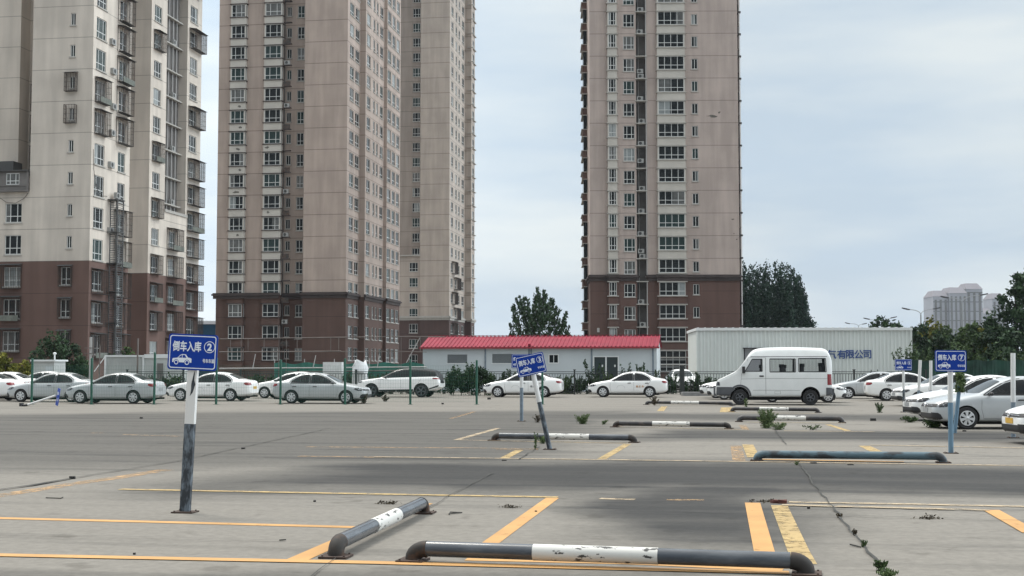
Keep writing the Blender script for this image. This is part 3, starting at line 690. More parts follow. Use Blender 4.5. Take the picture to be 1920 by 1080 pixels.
sedan, SB = make_sedan('hub')
CARS = [
 # px, py, heading, paint, label
 (-57, 752, 'L', 'white_paint', 'white sedan cut off by the left edge of the photo'),
 (-14, 749, 'L', 'white_paint', 'white sedan at far left with only its rear half in view, behind the first'),
 (66, 741, 'L', 'white_paint', 'white sedan whose roof shows behind the leftmost silver sedan'),
 (88, 754, 'L', 'silver_paint', 'leftmost silver sedan, its rear hidden by another silver sedan'),
 (202, 757, 'L', 'silver_paint', 'silver sedan between two green fence posts left of the number 2 sign'),
 (387, 752, 'L', 'white_paint', 'white sedan with dark windows passing behind the number 2 sign post'),
 (541, 747, 'L', 'white_paint', 'white sedan mostly hidden behind the silver car facing right'),
 (595, 757, 'R', 'silver_paint', 'silver sedan facing right behind the green wire fence'),
 (978, 745, 'L', 'white_paint', 'white sedan with a grey arc decal behind the leaning number 3 sign'),
 (1176, 745, 'L', 'white_paint', 'white training sedan with orange lettering on its rear door'),
 (1390, 747, 'L', 'white_paint', 'white sedan whose nose shows farthest left behind the van'),
 (1408, 750, 'L', 'white_paint', 'white sedan just behind the van front with only its headlight showing'),
 (1498, 755, 'R', 'white_paint', 'white sedan facing right with its nose showing behind the van rear'),
 (1640, 748, 'L', 'silver_paint', 'silver sedan facing left between the van and the white car with red tail light'),
 (1711, 752, 'R', 'white_paint', 'white sedan seen from its tail with a red tail light beside the small far sign'),
 (1778, 762, 'L', 'white_paint', 'white sedan behind the two plain posts, third back in the right hand row'),
 (1842, 790, 'L', 'white_paint', 'white sedan directly behind the large silver sedan at right'),
 (1899, 805, 'L', 'silver_paint', 'large silver sedan behind the number 7 sign'),
 (2104, 836, 'L', 'white_paint', 'nearest white car with a yellow plate, cut off by the right edge'),
]
placed = []
for i, (px, py, hd, pt, lab) in enumerate(CARS):
    t = sedan if i == 0 else copy_tree(sedan)
    put_vehicle(t, px, py, hd, turn=R(8) if i in (15,16,17,18) else 0); t['label'] = lab; t['group'] = 'cars parked round the practice lot'; repaint(t, M[pt]); placed.append(t)
def kid(t, nm): return [c for c in t.children if c.name.split('.')[0] == nm]
# paper trim, plates and lettering that only some cars wear
for c in kid(placed[18], 'number_plate')[:1] + kid(placed[5], 'number_plate') + kid(placed[17], 'number_plate')[:0]:
    c.material_slots[0].link = 'OBJECT'; c.material_slots[0].material = M['plate_yellow']
def arc_decal(t):
    n = 14; P = []
    for rr in (.235,.222): P.append([(.35+rr*math.cos(math.pi*i/n), .50+rr*.75*math.sin(math.pi*i/n)) for i in range(n+1)])
    ml = [side(SB, [P[0][i],P[0][i+1],P[1][i+1],P[1][i]], 1, off=.004, step=.2, mat_=M['sticker_grey']) for i in range(n)]
    add_part(t, 'arc_decal', join_meshes(ml, 'arc_decal', M['sticker_grey']))
def door_text(t, m):
    me = text_mesh('教 练 车', .125, .002, .001)
    o = link('door_lettering', me, t); me.materials.clear(); me.materials.append(m)
    me.transform(Matrix.Translation((-.72,.862,.60)) @ Matrix.Rotation(math.pi,4,'Z') @ Matrix.Rotation(R(90),4,'X'))
for i, m in ((8,'sticker_dark'),(9,'sticker_orange')): arc_decal(placed[i]); door_text(placed[i], M[m])
arc_decal(placed[5])
for i in (7,):
    for c in kid(placed[i], 'seat'): c.material_slots[0].link = 'OBJECT'; c.material_slots[0].material = M['seat_light']
# a white saloon nose-on beyond the dark railing
t = copy_tree(sedan); t['label'] = 'white car facing the viewer beyond the dark railing, left of the van'; t['group'] = 'cars parked round the practice lot'
Np = at(1281, 688, 90); t.location = (Np.x, 91, 0); t.rotation_euler = (0, 0, R(-90)); t.scale = (1.08,)*3; repaint(t, M['white_paint'])

# ---------------- black roofed SUV
def make_suv():
    ztop = [(0,.72),(.06,.86),(.16,.93),(.5,1.0),(1.0,1.06),(1.3,1.09),(1.45,1.14),(1.7,1.29),(2.05,1.49),(2.35,1.60),(2.7,1.655),(3.2,1.66),(3.8,1.625),(4.3,1.56),(4.5,1.50),(4.6,1.35),(4.70,1.16),(4.77,.98),(4.8,.8)]
    zbelt = [(0,.66),(.06,.80),(.16,.87),(.5,.95),(1.3,1.03),(2,1.06),(4.2,1.12),(4.6,1.12),(4.7,1.08),(4.77,.9),(4.8,.75)]
    wmid = [(0,.62),(.06,.74),(.2,.85),(.5,.93),(1,.965),(3.6,.965),(4.2,.94),(4.6,.89),(4.75,.82),(4.8,.72)]
    zlow = [(0,.42),(.1,.34),(.5,.28),(4.0,.30),(4.5,.40),(4.8,.56)]
    wtop = [(0,.45),(.16,.72),(1.3,.78),(1.7,.72),(2.35,.64),(3.2,.63),(4.3,.62),(4.5,.62),(4.7,.68),(4.8,.5)]
    def sect(d):
        zt, zb, wm, zl, wt = (interp(d, T) for T in (ztop, zbelt, wmid, zlow, wtop)); zm = zl+(zb-zl)*.55; gh = max(0., min(1., (zt-zb-.06)/.4)); wb = wm-.04
        return [(0,zl),(wm*.72,zl),(wm*.96,zl+.03),(wm*.99,zl+.12),(wm,zm),(wm-.008,zb-.1*(zb-zl)),(wb-.005,zb-.01),(wb-.04,zb+.02*(gh>0)+.004),
                (wb-.04+(wt-wb+.04)*.55, zb+.025+(zt-zb-.06)*.55 if gh > .05 else zb+(zt-zb)*.35),(wt,zt-.05*gh-.012),(wt*.6,zt-.01*gh-.002),(0,zt)]
    st = [0,.04,.12,.25,.5,.8,1.1,1.3,1.42,1.7,2.05,2.35,2.7,3.1,3.5,3.9,4.25,4.45,4.55,4.65,4.74,4.79,4.8]
    nose = 2.4; X = lambda d: nose-d
    vs, fs = loft_body(nose, st, sect); cut = MB(); AX = (X(.90), X(3.77)); arches(cut, AX, .43, .965, .37)
    dark = lambda c: 2 if (c.z > interp(nose-c.x, zbelt)+.03 and nose-c.x > 1.5) else 0
    bvh, body = solid(vs, fs, cut, [M['white_paint'], M['under'], M['black_paint']], paintf=dark)
    t = thing('parked_suv', 'white SUV with black roof behind the wire fence beside the dark hedge', 'SUV')
    add_part(t, 'body', body)
    for s in (1, -1):
        P = [(X(a),b) for a,b in ((1.55,1.10),(1.85,1.27),(2.2,1.46),(2.5,1.55),(3.4,1.575),(4.1,1.51),(4.25,1.40),(4.28,1.17))]
        add_part(t, 'side_window', side(bvh, P, s, off=.004, mat_=M['car_glass'], name='side_window'))
        add_part(t, 'sill_trim', side(bvh, [(X(1.35),.30),(X(1.35),.42),(X(3.32),.46),(X(3.32),.33)], s, off=.006, mat_=M['trim'], name='sill_trim'))
        ml = []; seam_side(bvh, [(X(1.42),1.03),(X(1.40),.5)], .009, s, ml); seam_side(bvh, [(X(2.6),1.05),(X(2.62),.48)], .009, s, ml); seam_side(bvh, [(X(3.75),1.05),(X(3.62),.8),(X(3.38),.62)], .009, s, ml)
        add_part(t, 'door_seam', join_meshes(ml, 'door_seam', M['seam']))
        add_part(t, 'fender_vent', side(bvh, [(X(1.0),.99),(X(1.55),1.0),(X(1.65),1.03),(X(1.3),1.02)], s, off=.006, mat_=M['trim'], name='fender_vent'))
        add_part(t, 'headlight', corner(bvh, [(.80,.86),(.86,.92),(1.15,.88),(1.15,.80),(.9,.80)], 1, s, off=.006, step=.06, mat_=M['lamp_glass'], name='headlight'))
        add_part(t, 'taillight', corner(bvh, [(.78,1.02),(.80,1.10),(1.25,1.08),(1.25,1.0)], -1, s, off=.006, step=.06, mat_=M['lamp_red'], name='taillight'))
        add_part(t, 'rear_bumper_trim', side(bvh, [(X(4.2),.44),(X(4.2),.50),(X(4.74),.70),(X(4.76),.6)], s, off=.006, mat_=M['trim'], name='rear_bumper_trim'))
        mirror_mesh(s, X(1.75), .93, 1.12, H=.15).build('mirror', M['trim'], t)
    add_part(t, 'windscreen', top(bvh, [(X(1.42),-.66),(X(2.1),-.6),(X(2.1),.6),(X(1.42),.66)], off=.005, mat_=M['screen_glass'], name='windscreen'))
    add_part(t, 'grille', front(bvh, [(-.6,.66),(-.55,.78),(.55,.78),(.6,.66)], 1, off=.006, step=.08, mat_=M['trim'], name='grille'))
    tm, hm = make_wheel(.37, .25, 5, .27, 'alloy')
    hm.materials.clear(); hm.materials.append(M['bumper_grey'])
    for x in AX:
        for s in (1, -1):
            wo = add_part(t, 'wheel', tm, (x, s*.85, .37)); wo.rotation_euler = (0, .4, 0 if s > 0 else math.pi); add_part(wo, 'rim', hm)
    return t
suv = make_suv(); put_vehicle(suv, 745, 745, 'L', half=.9)

# ---------------- high roofed minibus
def make_van():
    ztop = [(0,.95),(.04,1.08),(.10,1.13),(.28,1.20),(.6,1.36),(.86,1.485),(.92,1.52),(1.15,1.80),(1.40,2.13),(1.5,2.30),(1.62,2.45),(1.85,2.55),(2.2,2.585),(3.4,2.60),(4.5,2.57),(4.85,2.53),(4.98,2.42),(5.08,2.16),(5.13,1.9)]
    w_ = [(0,.78),(.05,.87),(.15,.92),(.5,.96),(.9,.98),(1.5,.99),(4.6,.99),(4.9,.97),(5.05,.93),(5.13,.86)]
    zlow = [(0,.38),(.5,.36),(1,.34),(4.6,.36),(5.13,.42)]
    wt = [(0,.7),(.28,.72),(.92,.76),(1.4,.74),(1.6,.72),(2,.72),(4.6,.72),(5.0,.70),(5.13,.6)]
    def sect(d):
        zt, wm, zl, wq = (interp(d, T) for T in (ztop, w_, zlow, wt))
        zg = min(2.16, zt-.05); zb = min(1.42, zt-.10)
        f = max(0., min(1., (zt-1.5)/.6))
        wg = wm-.02-.085*f; k = max(0., min(1., (zt-2.16)/.4))
        a = [(0,zl),(wm*.8,zl),(wm*.975,zl+.03),(wm,zl+.15),(wm,zl+(zb-zl)*.6),(wm-.008,zb-.03),(wm-.02,zb)]
        if zt-zb > .2: a += [(wg+(wm-.02-wg)*.5, zb+(zg-zb)*.5), (wg, zg-.01)]
        else: a += [(wm-.035, zb+(zt-zb)*.35), (wm-.06, zb+(zt-zb)*.6)]
        wr = wg-.015-.10*k
        a += [(wg-.012, zg+.01) , (wr, zt-.11*k-.022), (wr-.09, zt-.035*k-.008), (wr*.5, zt-.01*k-.002), (0, zt)]
        return a
    st = [0,.025,.08,.16,.3,.6,.84,.94,1.15,1.38,1.48,1.6,1.8,2.1,2.7,3.4,4.1,4.55,4.82,4.93,5.02,5.1,5.13]
    nose = 2.6; X = lambda d: nose-d
    vs, fs = loft_body(nose, st, sect); cut = MB(); AX = (X(1.06), X(4.16)); arches(cut, AX, .42, .98, .40)
    W1 = [(1.30,1.50),(1.47,1.78),(1.62,2.05),(2.06,2.05),(2.06,1.50)]; W2 = [(2.40,1.47),(2.40,2.06),(3.52,2.06),(3.52,1.47)]; W3 = [(3.66,1.48),(3.66,2.08),(4.84,2.08),(4.86,1.48)]
    rows = [[(X(a),b) for a,b in Wn] for Wn in (W1,W2,W3)]
    def shrink(P, k):
        cx = sum(p[0] for p in P)/len(P); cz = sum(p[1] for p in P)/len(P); return [(cx+(a-cx)*k, cz+(b-cz)*k) for a,b in P]
    for P in rows: cut.prism(shrink(P,.94), -1.3, 1.3, 1)
    bvh, body = solid(vs, fs, cut, [M['van_paint'], M['under']])
    t = thing('parked_van', 'white high roofed minibus facing left with grey bumpers', 'van')
    add_part(t, 'body', body)
    for s in (1, -1):
        for P, nm in zip(rows, ('cab_window','side_window','side_window')):
            add_part(t, nm, side(bvh, P, s, off=.004, mat_=M['van_glass'], name=nm))
        ml = []
        for P in rows: seam_side(bvh, P+[P[0]], .035, s, ml)
        seam_side(bvh, [(X(1.30),1.5),(X(1.30),1.45)], .03, s, ml)
        add_part(t, 'window_rubber', join_meshes(ml, 'window_rubber', M['trim']))
        ml = []; seam_side(bvh, [(X(1.15),1.42),(X(1.10),.9),(X(1.3),.83)], .010, s, ml); seam_side(bvh, [(X(2.21),2.12),(X(2.21),.40)], .014, s, ml); seam_side(bvh, [(X(1.4),1.95),(X(1.44),2.12),(X(2.2),2.12)], .010, s, ml)
        seam_side(bvh, [(X(3.59),2.12),(X(3.59),1.44)], .010, s, ml); seam_side(bvh, [(X(2.21),1.18),(X(4.98),1.18)], .012, s, ml); seam_side(bvh, [(X(1.65),.66),(X(3.70),.66)], .012, s, ml); seam_side(bvh, [(X(1.12),1.16),(X(2.21),1.18)], .010, s, ml)
        seam_side(bvh, [(X(2.6),.62),(X(2.6),.50),(X(2.85),.50),(X(2.85),.62),(X(2.6),.62)], .007, s, ml)
        add_part(t, 'panel_seam', join_meshes(ml, 'panel_seam', M['seam']))
        ml = []; seam_side(bvh, [(X(1.45),2.165),(X(5.0),2.165)], .022, s, ml); add_part(t, 'roof_gutter', join_meshes(ml, 'roof_gutter', M['trim']))
        mb = MB(); mb.box((X(2.12),s*.985-.02,1.26),(X(1.93),s*.985+.02,1.32)); mb.build('door_handle', M['trim'], t)
        mb = MB(); mb.box((X(1.30),s*1.02-.06,1.42),(X(1.17),s*1.14,1.72)) if s > 0 else mb.box((X(1.30),-1.14,1.42),(X(1.17),-.96,1.72)); mo = mb.build('mirror', M['trim'], t)
        P = [(X(.03),.37),(X(.03),.80),(X(.70),.80),(X(.86),.70),(X(.68),.55),(X(.63),.36)]
        add_part(t, 'front_bumper_side', side(bvh, P, s, off=.012, mat_=M['bumper_grey'], name='front_bumper_side'))
        n = 16; ml = []
        for xc in (X(1.06),):
            ar = [(xc+rr*math.cos(q), .40+rr*math.sin(q)) for rr in (.43,.51) for q in [math.pi*i/n for i in range(n+1)]]
            for i in range(n): ml.append(side(bvh, [ar[i],ar[i+1],ar[n+2+i],ar[n+1+i]], s, off=.012, step=.3, mat_=M['bumper_grey']))
        add_part(t, 'wheel_arch_trim', join_meshes(ml, 'wheel_arch_trim', M['bumper_grey']))
        add_part(t, 'headlight', corner(bvh, [(1.05,.86),(1.08,1.03),(1.22,1.03),(1.28,.86)], 1, s, off=.008, step=.08, mat_=M['lamp_glass'], name='headlight'))
        add_part(t, 'taillight', side(bvh, [(X(4.90),.90),(X(4.90),1.38),(X(5.08),1.38),(X(5.10),.90)], s, off=.008, mat_=M['lamp_red'], name='taillight'))
        add_part(t, 'rear_bumper_side', side(bvh, [(X(4.84),.42),(X(4.84),.78),(X(5.11),.78),(X(5.11),.44)], s, off=.02, mat_=M['bumper_grey'], name='rear_bumper_side'))
    add_part(t, 'windscreen', top(bvh, [(X(.93),-.80),(X(1.36),-.70),(X(1.40),0),(X(1.36),.70),(X(.93),.80),(X(.90),0)], off=.006, mat_=M['screen_glass'], name='windscreen'))
    add_part(t, 'front_bumper', front(bvh, [(-.80,.40),(-.80,.78),(.80,.78),(.80,.40)], 1, off=.05, mat_=M['bumper_grey'], name='front_bumper', thick=.06))
    mb = MB(); mb.box((X(4.7),-.7,.24),(X(.6),.7,.42)); mb.build('underbody', M['under'], t)
    add_part(t, 'grille', front(bvh, [(-.5,.84),(-.5,.98),(.5,.98),(.5,.84)], 1, off=.008, mat_=M['trim'], name='grille'))
    mb = MB(); mb.box((X(5.20),-.86,.44),(X(5.09),.86,.74)); mb.build('rear_bumper', M['bumper_grey'], t)
    for d, hh in ((2.05,1.78),(2.95,1.80),(3.05,1.78),(3.85,1.83),(4.7,1.86)):
        mb = MB()
        for y in (-.5,.45):
            mb.box((X(d)-.06,y-.22,.8),(X(d)+.06,y+.22,hh-.12)); mb.tube([(X(d),y,hh-.13),(X(d),y,hh-.03),(X(d),y,hh+.02)], .10, 10)
        mb.build('seat', M['seat'], t)
    tm, hm = make_wheel(.345, .22, 5, .185, 'alloy'); hm.materials.clear(); hm.materials.append(M['bumper_grey'])
    for x in AX:
        for s in (1, -1):
            wo = add_part(t, 'wheel', tm, (x, s*.86, .345)); wo.rotation_euler = (0, .2, 0 if s > 0 else math.pi); add_part(wo, 'rim', hm)
    return t
van = make_van(); put_vehicle(van, 1453, 759.5, 'L', half=.95)
# ------------------------------------------------------------------ buildings
class Frame:
    """a building's own axes: x to the right along its front, y into depth, origin at a front corner"""
    def __init__(s, px, Y, rot): s.o = Vector((gx(px, Y), Y, 0)); s.rot = rot; s.u = Vector((math.sin(rot), math.cos(rot), 0)); s.v = Vector((math.cos(rot), -math.sin(rot), 0))
    def fx(s, px, y=0.0):      # local x of a picture column on the plane y
        k = (px-960)/F; a = s.o + s.u*y; return (k*a.y - a.x) / (s.v.x - k*s.v.y)
    def fy(s, px, x=0.0):
        k = (px-960)/F; a = s.o + s.v*x; return (k*a.y - a.x) / (s.u.x - k*s.u.y)
    def fz(s, py, x=0.0, y=0.0): return EYE + (688-py) * (s.o + s.v*x + s.u*y).y / F
SPLIT = {'bay_ledge', 'shaft_ledge', 'side_ledge', 'side_panel', 'side_bay', 'side_glazing', 'ledge_rail', 'bare_patch', 'corner_post'}
def islands(mb):
    par = list(range(len(mb.v)))
    def find(a):
        while par[a] != a: par[a] = par[par[a]]; a = par[a]
        return a
    for f in mb.f:
        for a in f[1:]: par[find(f[0])] = find(a)
    out = {}
    for f, mi, sm in zip(mb.f, mb.m, mb.sm): out.setdefault(find(f[0]), []).append((f, mi, sm))
    res = []
    for k, fs in out.items():
        q = MB(); ids = {}
        for f, mi, sm in fs:
            for a in f:
                if a not in ids: ids[a] = len(q.v); q.v.append(mb.v[a])
            q.f.append(tuple(ids[a] for a in f)); q.m.append(mi); q.sm.append(sm)
        res.append(q)
    return res
class Bld:
    def __init__(s, root, wall, base=None, zbase=0, max_parts=100):
        s.root = root; s.n = 0; s.maxp = max_parts; s.mbs = {}; s.wall = wall; s.base = base; s.zb = zbase; s.wins = []
    def nm(s, a, m): return a if 'cream' not in m.name and 'light' not in m.name else ('side_' + a)  # walls whose colour has side light painted in become separate parts
    def mb(s, name, m):
        if name not in s.mbs: s.mbs[name] = (MB(), m)
        return s.mbs[name][0]
    def panel(s, name, m, P0, P1, z0, z1, ops, depth=.16):
        """wall from P0 to P1 (seen with P0 on the left), openings (a0,a1,z0,z1) cut out with reveals"""
        P0 = Vector((*P0, 0)); P1 = Vector((*P1, 0)); d = (P1-P0); Ln = d.length; d.normalize(); nrm = Vector((d.y, -d.x, 0)); mb = s.mb(name, m)
        ops = [o for o in ops if o[2] < z1-.02 and o[3] > z0+.02]
        ops = [(max(0,o[0]), min(Ln,o[1]), max(z0,o[2]), min(z1,o[3])) for o in ops]
        r6 = lambda q: round(q, 4)
        A = sorted({r6(0), r6(Ln)} | {r6(q) for o in ops for q in o[:2]}); Z = sorted({r6(z0), r6(z1)} | {r6(q) for o in ops for q in o[2:]})
        idx = {}; vs = []; fs = []
        def vid(a, z):
            if (a,z) not in idx: idx[(a,z)] = len(vs); vs.append(P0 + d*a + Vector((0,0,z)))
            return idx[(a,z)]
        for a0, a1 in zip(A, A[1:]):
            for b0, b1 in zip(Z, Z[1:]):
                ca, cz = (a0+a1)/2, (b0+b1)/2
                if any(o[0] < ca < o[1] and o[2] < cz < o[3] for o in ops): continue
                fs.append((vid(a0,b0), vid(a1,b0), vid(a1,b1), vid(a0,b1)))
        mb.add(vs, fs)
        for a0, a1, b0, b1 in ops:
            q = [P0+d*a0+Vector((0,0,b0)), P0+d*a1+Vector((0,0,b0)), P0+d*a1+Vector((0,0,b1)), P0+d*a0+Vector((0,0,b1))]; iq = [p - nrm*depth for p in q]
            mb.add(q+iq, [(i,(i+1)%4,(i+1)%4+4,i+4) for i in range(4)])
    def wall_run(s, P0, P1, z0, z1, ops, depth=.16, wins=True, kind='2', sill=True, nm='wall', m=None):
        if s.base is not None and z0 < s.zb and z1 > s.zb and nm == 'wall':
            s.panel(s.nm('base_wall', s.base), s.base, P0, P1, z0, s.zb, ops, depth); s.panel(s.nm('wall', s.wall), s.wall, P0, P1, s.zb, z1, ops, depth)
        elif s.base is not None and z1 <= s.zb and nm == 'wall': s.panel(s.nm('base_wall', s.base), s.base, P0, P1, z0, z1, ops, depth)
        else: s.panel(nm, m or s.wall, P0, P1, z0, z1, ops, depth)
        if wins:
            for o in ops: s.window(P0, P1, o, kind if len(o) < 5 else o[4], depth, sill)
    def window(s, P0, P1, o, kind, depth=.16, sill=True):
        P0 = Vector((*P0, 0)); d = Vector((*P1, 0)) - P0; d.normalize(); nrm = Vector((d.y, -d.x, 0))
        a0, a1, z0, z1 = o[:4]; w_, h_ = a1-a0, z1-z0
        M_ = Matrix(((d.x, -nrm.x, 0, 0), (d.y, -nrm.y, 0, 0), (0, 0, 1, 0), (0, 0, 0, 1)))
        M_.translation = P0 + d*a0 + Vector((0,0,z0)) - nrm*(depth-.07)
        fr = MB(); t = .065; b = fr.box
        b((0,0,0),(t,.06,h_), 0, M_); b((w_-t,0,0),(w_,.06,h_), 0, M_); b((t,0,0),(w_-t,.06,t), 0, M_); b((t,0,h_-t),(w_-t,.06,h_), 0, M_)
        zt = h_*.33
        nv = {'1':1,'2':2,'3':3,'4':4,'5':4,'n':2}.get(kind, 2)
        cols = [i/nv for i in range(1, nv)]
        if kind == '2': cols = [.5]
        if kind == '3': cols = [.30,.72]
        for c in cols: b((w_*c-t*.5,.002,t),(w_*c+t*.5,.058,h_-t), 0, M_)
        if kind not in ('1','n'): 
            cc = [0]+cols+[1]
            for c0, c1 in zip(cc, cc[1:]):
                x0 = w_*c0+(t if c0 == 0 else t*.5); x1 = w_*c1-(t if c1 == 1 else t*.5); b((x0,.004,zt-t*.5),(x1,.056,zt+t*.5), 0, M_)
        dist = (s.root.matrix_world @ (P0+d*a0)).length if False else 0
        k = rnd.random(); gi = 1 if k < .66 else (2 if k < .74 else (3 if k < .96 else 4))
        gl = MB(); pane = [(t*.4,.035,t*.4),(w_-t*.4,.035,t*.4),(w_-t*.4,.035,h_-t*.4),(t*.4,.035,h_-t*.4)]
        gl.add([M_ @ Vector(p) for p in pane], [(0,1,2,3)], gi)
        if gi == 1 and rnd.random() < .35 and w_ > .7:   # a curtain drawn over part of the pane
            c = rnd.choice((.3,.45,.7)); q = [(t,.03,t),(w_*c,.03,t),(w_*c,.03,h_-t),(t,.03,h_-t)]
            if rnd.random() < .5: q = [(w_-x,y,z) for x,y,z in q][::-1]
            gl.add([M_ @ Vector(p) for p in q], [(0,1,2,3)], rnd.choice((2,4)))
        if sill:
            sl = MB(); sl.box((-.08,-depth-.02+.0,-.12),(w_+.08,.0,-.003), 0, M_)
        else: sl = None
        s.wins.append((s, fr, gl, sl))
    def box(s, name, m, a, b_): s.mb(name, m).box(a, b_)
    def finish(s, nbig=None):
        for name, (mb, m) in s.mbs.items():
            if name not in SPLIT: mb.build(name, m, s.root, fix=False); continue
            pieces = islands(mb)
            for q in pieces[:100]: q.build(name, m, s.root, fix=False)
            if pieces[100:]:
                r = MB(); [r.add(q.v, q.f) for q in pieces[100:]]; tag(r.build(name, m, s.root, fix=False), kind='stuff')
        keep = s.wins[:s.maxp]; rest = s.wins[s.maxp:]
        GL = [M['win_frame'], M['pane_dark'], M['pane_curtain'], M['pane_green'], M['pane_pale'], M['sill']]
        for _, fr, gl, _a in keep:
            f = fr.build('window', M['win_frame'], s.root, fix=False)
            gl.build('pane', GL, f, fix=False)
            if _a is not None: _a.build('sill', M['sill'], f, fix=False)
        if rest:
            mb = MB()
            for _, fr, gl, _a in rest: mb.add(fr.v, fr.f, 0); (mb.add(_a.v, _a.f, 5) if _a else None); [mb.add([gl.v[i] for i in f], [tuple(range(len(f)))], mm) for f, mm in zip(gl.f, gl.m)]
            tag(mb.build('far_windows', GL, s.root, fix=False), kind='stuff')

M['win_frame'] = mat('window_frame_white', (.62,.63,.62), .5)
M['pane_dark'] = mat('pane_dark', (.012,.015,.016), .12, spec=.2)
M['pane_green'] = mat('pane_green', (.020,.038,.036), .12, spec=.25)
M['pane_curtain'] = mat('pane_curtain', (.09,.09,.085), .25, spec=.7, var=.4, scale=1.5)
M['pane_pale'] = mat('pane_pale', (.22,.24,.24), .3, spec=.6, var=.2, scale=1.2)
M['sill'] = mat('window_sill', (.40,.38,.35), .85, var=.1)
M['ledge_dark'] = mat('dark_ledge', (.06,.055,.055), .8)
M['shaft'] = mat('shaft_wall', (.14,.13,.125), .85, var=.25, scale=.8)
M['apron'] = mat('bay_apron', (.50,.47,.425), .85, var=.08, scale=.7)
M['cornice'] = mat('cornice_brown', (.055,.042,.040), .85, var=.3, scale=.7)
M['ac'] = mat('air_conditioner', (.32,.32,.31), .6, var=.1)
M['ac_fan'] = mat('air_conditioner_fan', (.04,.04,.04), .6)
M['cage'] = mat('window_cage_bars', (.035,.030,.027), .7, col2=(.075,.045,.032), thr=(.45,.6), scale=2)
M['cage_canopy'] = mat('cage_canopy', (.06,.06,.06), .7)
M['cage_box'] = mat('cage_planter', (.14,.15,.13), .8, var=.3)
M['pipe_white2'] = mat('white_side_panel', (.7,.7,.69), .7)
M['pipe_white'] = mat('drain_pipe', (.38,.37,.36), .7)

def ac_unit(b, M_, w_=.8):
    mb = MB(); mb.box((0,0,0),(w_,.3,.55),0,M_)
    n = 16; mb.add([M_ @ Vector((w_*.4+.2*math.cos(2*math.pi*i/n),-.012,.28+.2*math.sin(2*math.pi*i/n))) for i in range(n)], [tuple(range(n))], 1)
    mb.build('air_conditioner', [M['ac'], M['ac_fan']], b.root, fix=False)
def cage(b, P0, P1, o, out_=.55, bars=True, canopy=True, planter=False, grow=.12):
    """burglar cage standing off a window opening"""
    P0 = Vector((*P0, 0)); d = Vector((*P1, 0)) - P0; d.normalize(); nrm = Vector((d.y,-d.x,0))
    a0, a1, z0, z1 = o[:4]; a0 -= grow; a1 += grow; z0 -= .12; z1 += .12; w_, h_ = a1-a0, z1-z0
    M_ = Matrix(((d.x, nrm.x, 0, 0), (d.y, nrm.y, 0, 0), (0, 0, 1, 0), (0, 0, 0, 1))); M_.translation = P0 + d*a0 + Vector((0,0,z0)) + nrm*.01
    mb = MB(); t = .035
    for x in (0, w_-t):
        for y in (0.0, out_-t): mb.box((x,y,0),(x+t,y+t,h_),0,M_)
    for z in (0,h_-t): mb.box((t,out_-t,z),(w_-t,out_,z+t),0,M_); mb.box((0,t,z),(t,out_-t,z+t),0,M_); mb.box((w_-t,t,z),(w_,out_-t,z+t),0,M_)
    nb = max(4, int(w_/.15))
    for i in range(1,nb): x = w_*i/nb; mb.box((x-.013,out_-.03,t),(x+.013,out_-.004,h_-t),0,M_)
    for i in range(1,4): z = h_*i/4; mb.box((t,out_-.03,z-.008),(w_-t,out_-.026,z+.008),0,M_); mb.box((.005,t,z-.009),(.023,out_-t,z+.009),0,M_); mb.box((w_-.023,t,z-.009),(w_-.005,out_-t,z+.009),0,M_)
    for i in range(1,3): y = out_*i/3; mb.box((.005,y-.009,t),(.023,y+.009,h_-t),0,M_); mb.box((w_-.023,y-.009,t),(w_-.005,y+.009,h_-t),0,M_)
    mb.box((t,t,.002),(w_-t,out_-t,.02),1,M_)
    if canopy: mb.add([M_ @ Vector(p) for p in ((-.08,0,h_+.14),(w_+.08,0,h_+.14),(w_+.08,out_+.15,h_+.01),(-.08,out_+.15,h_+.01),(-.08,0,h_+.11),(w_+.08,0,h_+.11),(w_+.08,out_+.15,h_-.01),(-.08,out_+.15,h_-.01))], [(0,1,2,3),(7,6,5,4),(3,2,6,7),(0,3,7,4),(1,5,6,2)], 1)
    if planter: mb.box((.0,out_+.002,.0),(w_,out_+.03,.5),2,M_)
    c = mb.build('window_cage', [M['cage'], M['cage_canopy'], M['cage_box']], b.root, fix=False)
    return c

# ---- left tower group
B1 = Frame(165, 119, LOT)
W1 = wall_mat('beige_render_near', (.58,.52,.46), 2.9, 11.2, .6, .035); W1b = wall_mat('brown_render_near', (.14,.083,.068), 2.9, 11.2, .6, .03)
W1c = wall_mat('cream_render_near', (.66,.585,.51), 2.9, 11.2, .6, .035); W1d = wall_mat('light_brown_render_near', (.165,.10,.083), 2.9, 11.2, .6, .03)  # same wall colours for the right-hand sides, brighter sky light painted in
root = thing('apartment_building', 'near left beige apartment block with caged windows over a brown base', 'apartment block', B1.o, -LOT)
b1 = Bld(root, W1, W1b, 11.2, 100)
H1 = 44.0; P1_ = 2.9; LN = [11.2 + P1_*k for k in range(-4, 12)]      # joint heights
xl = -16.0
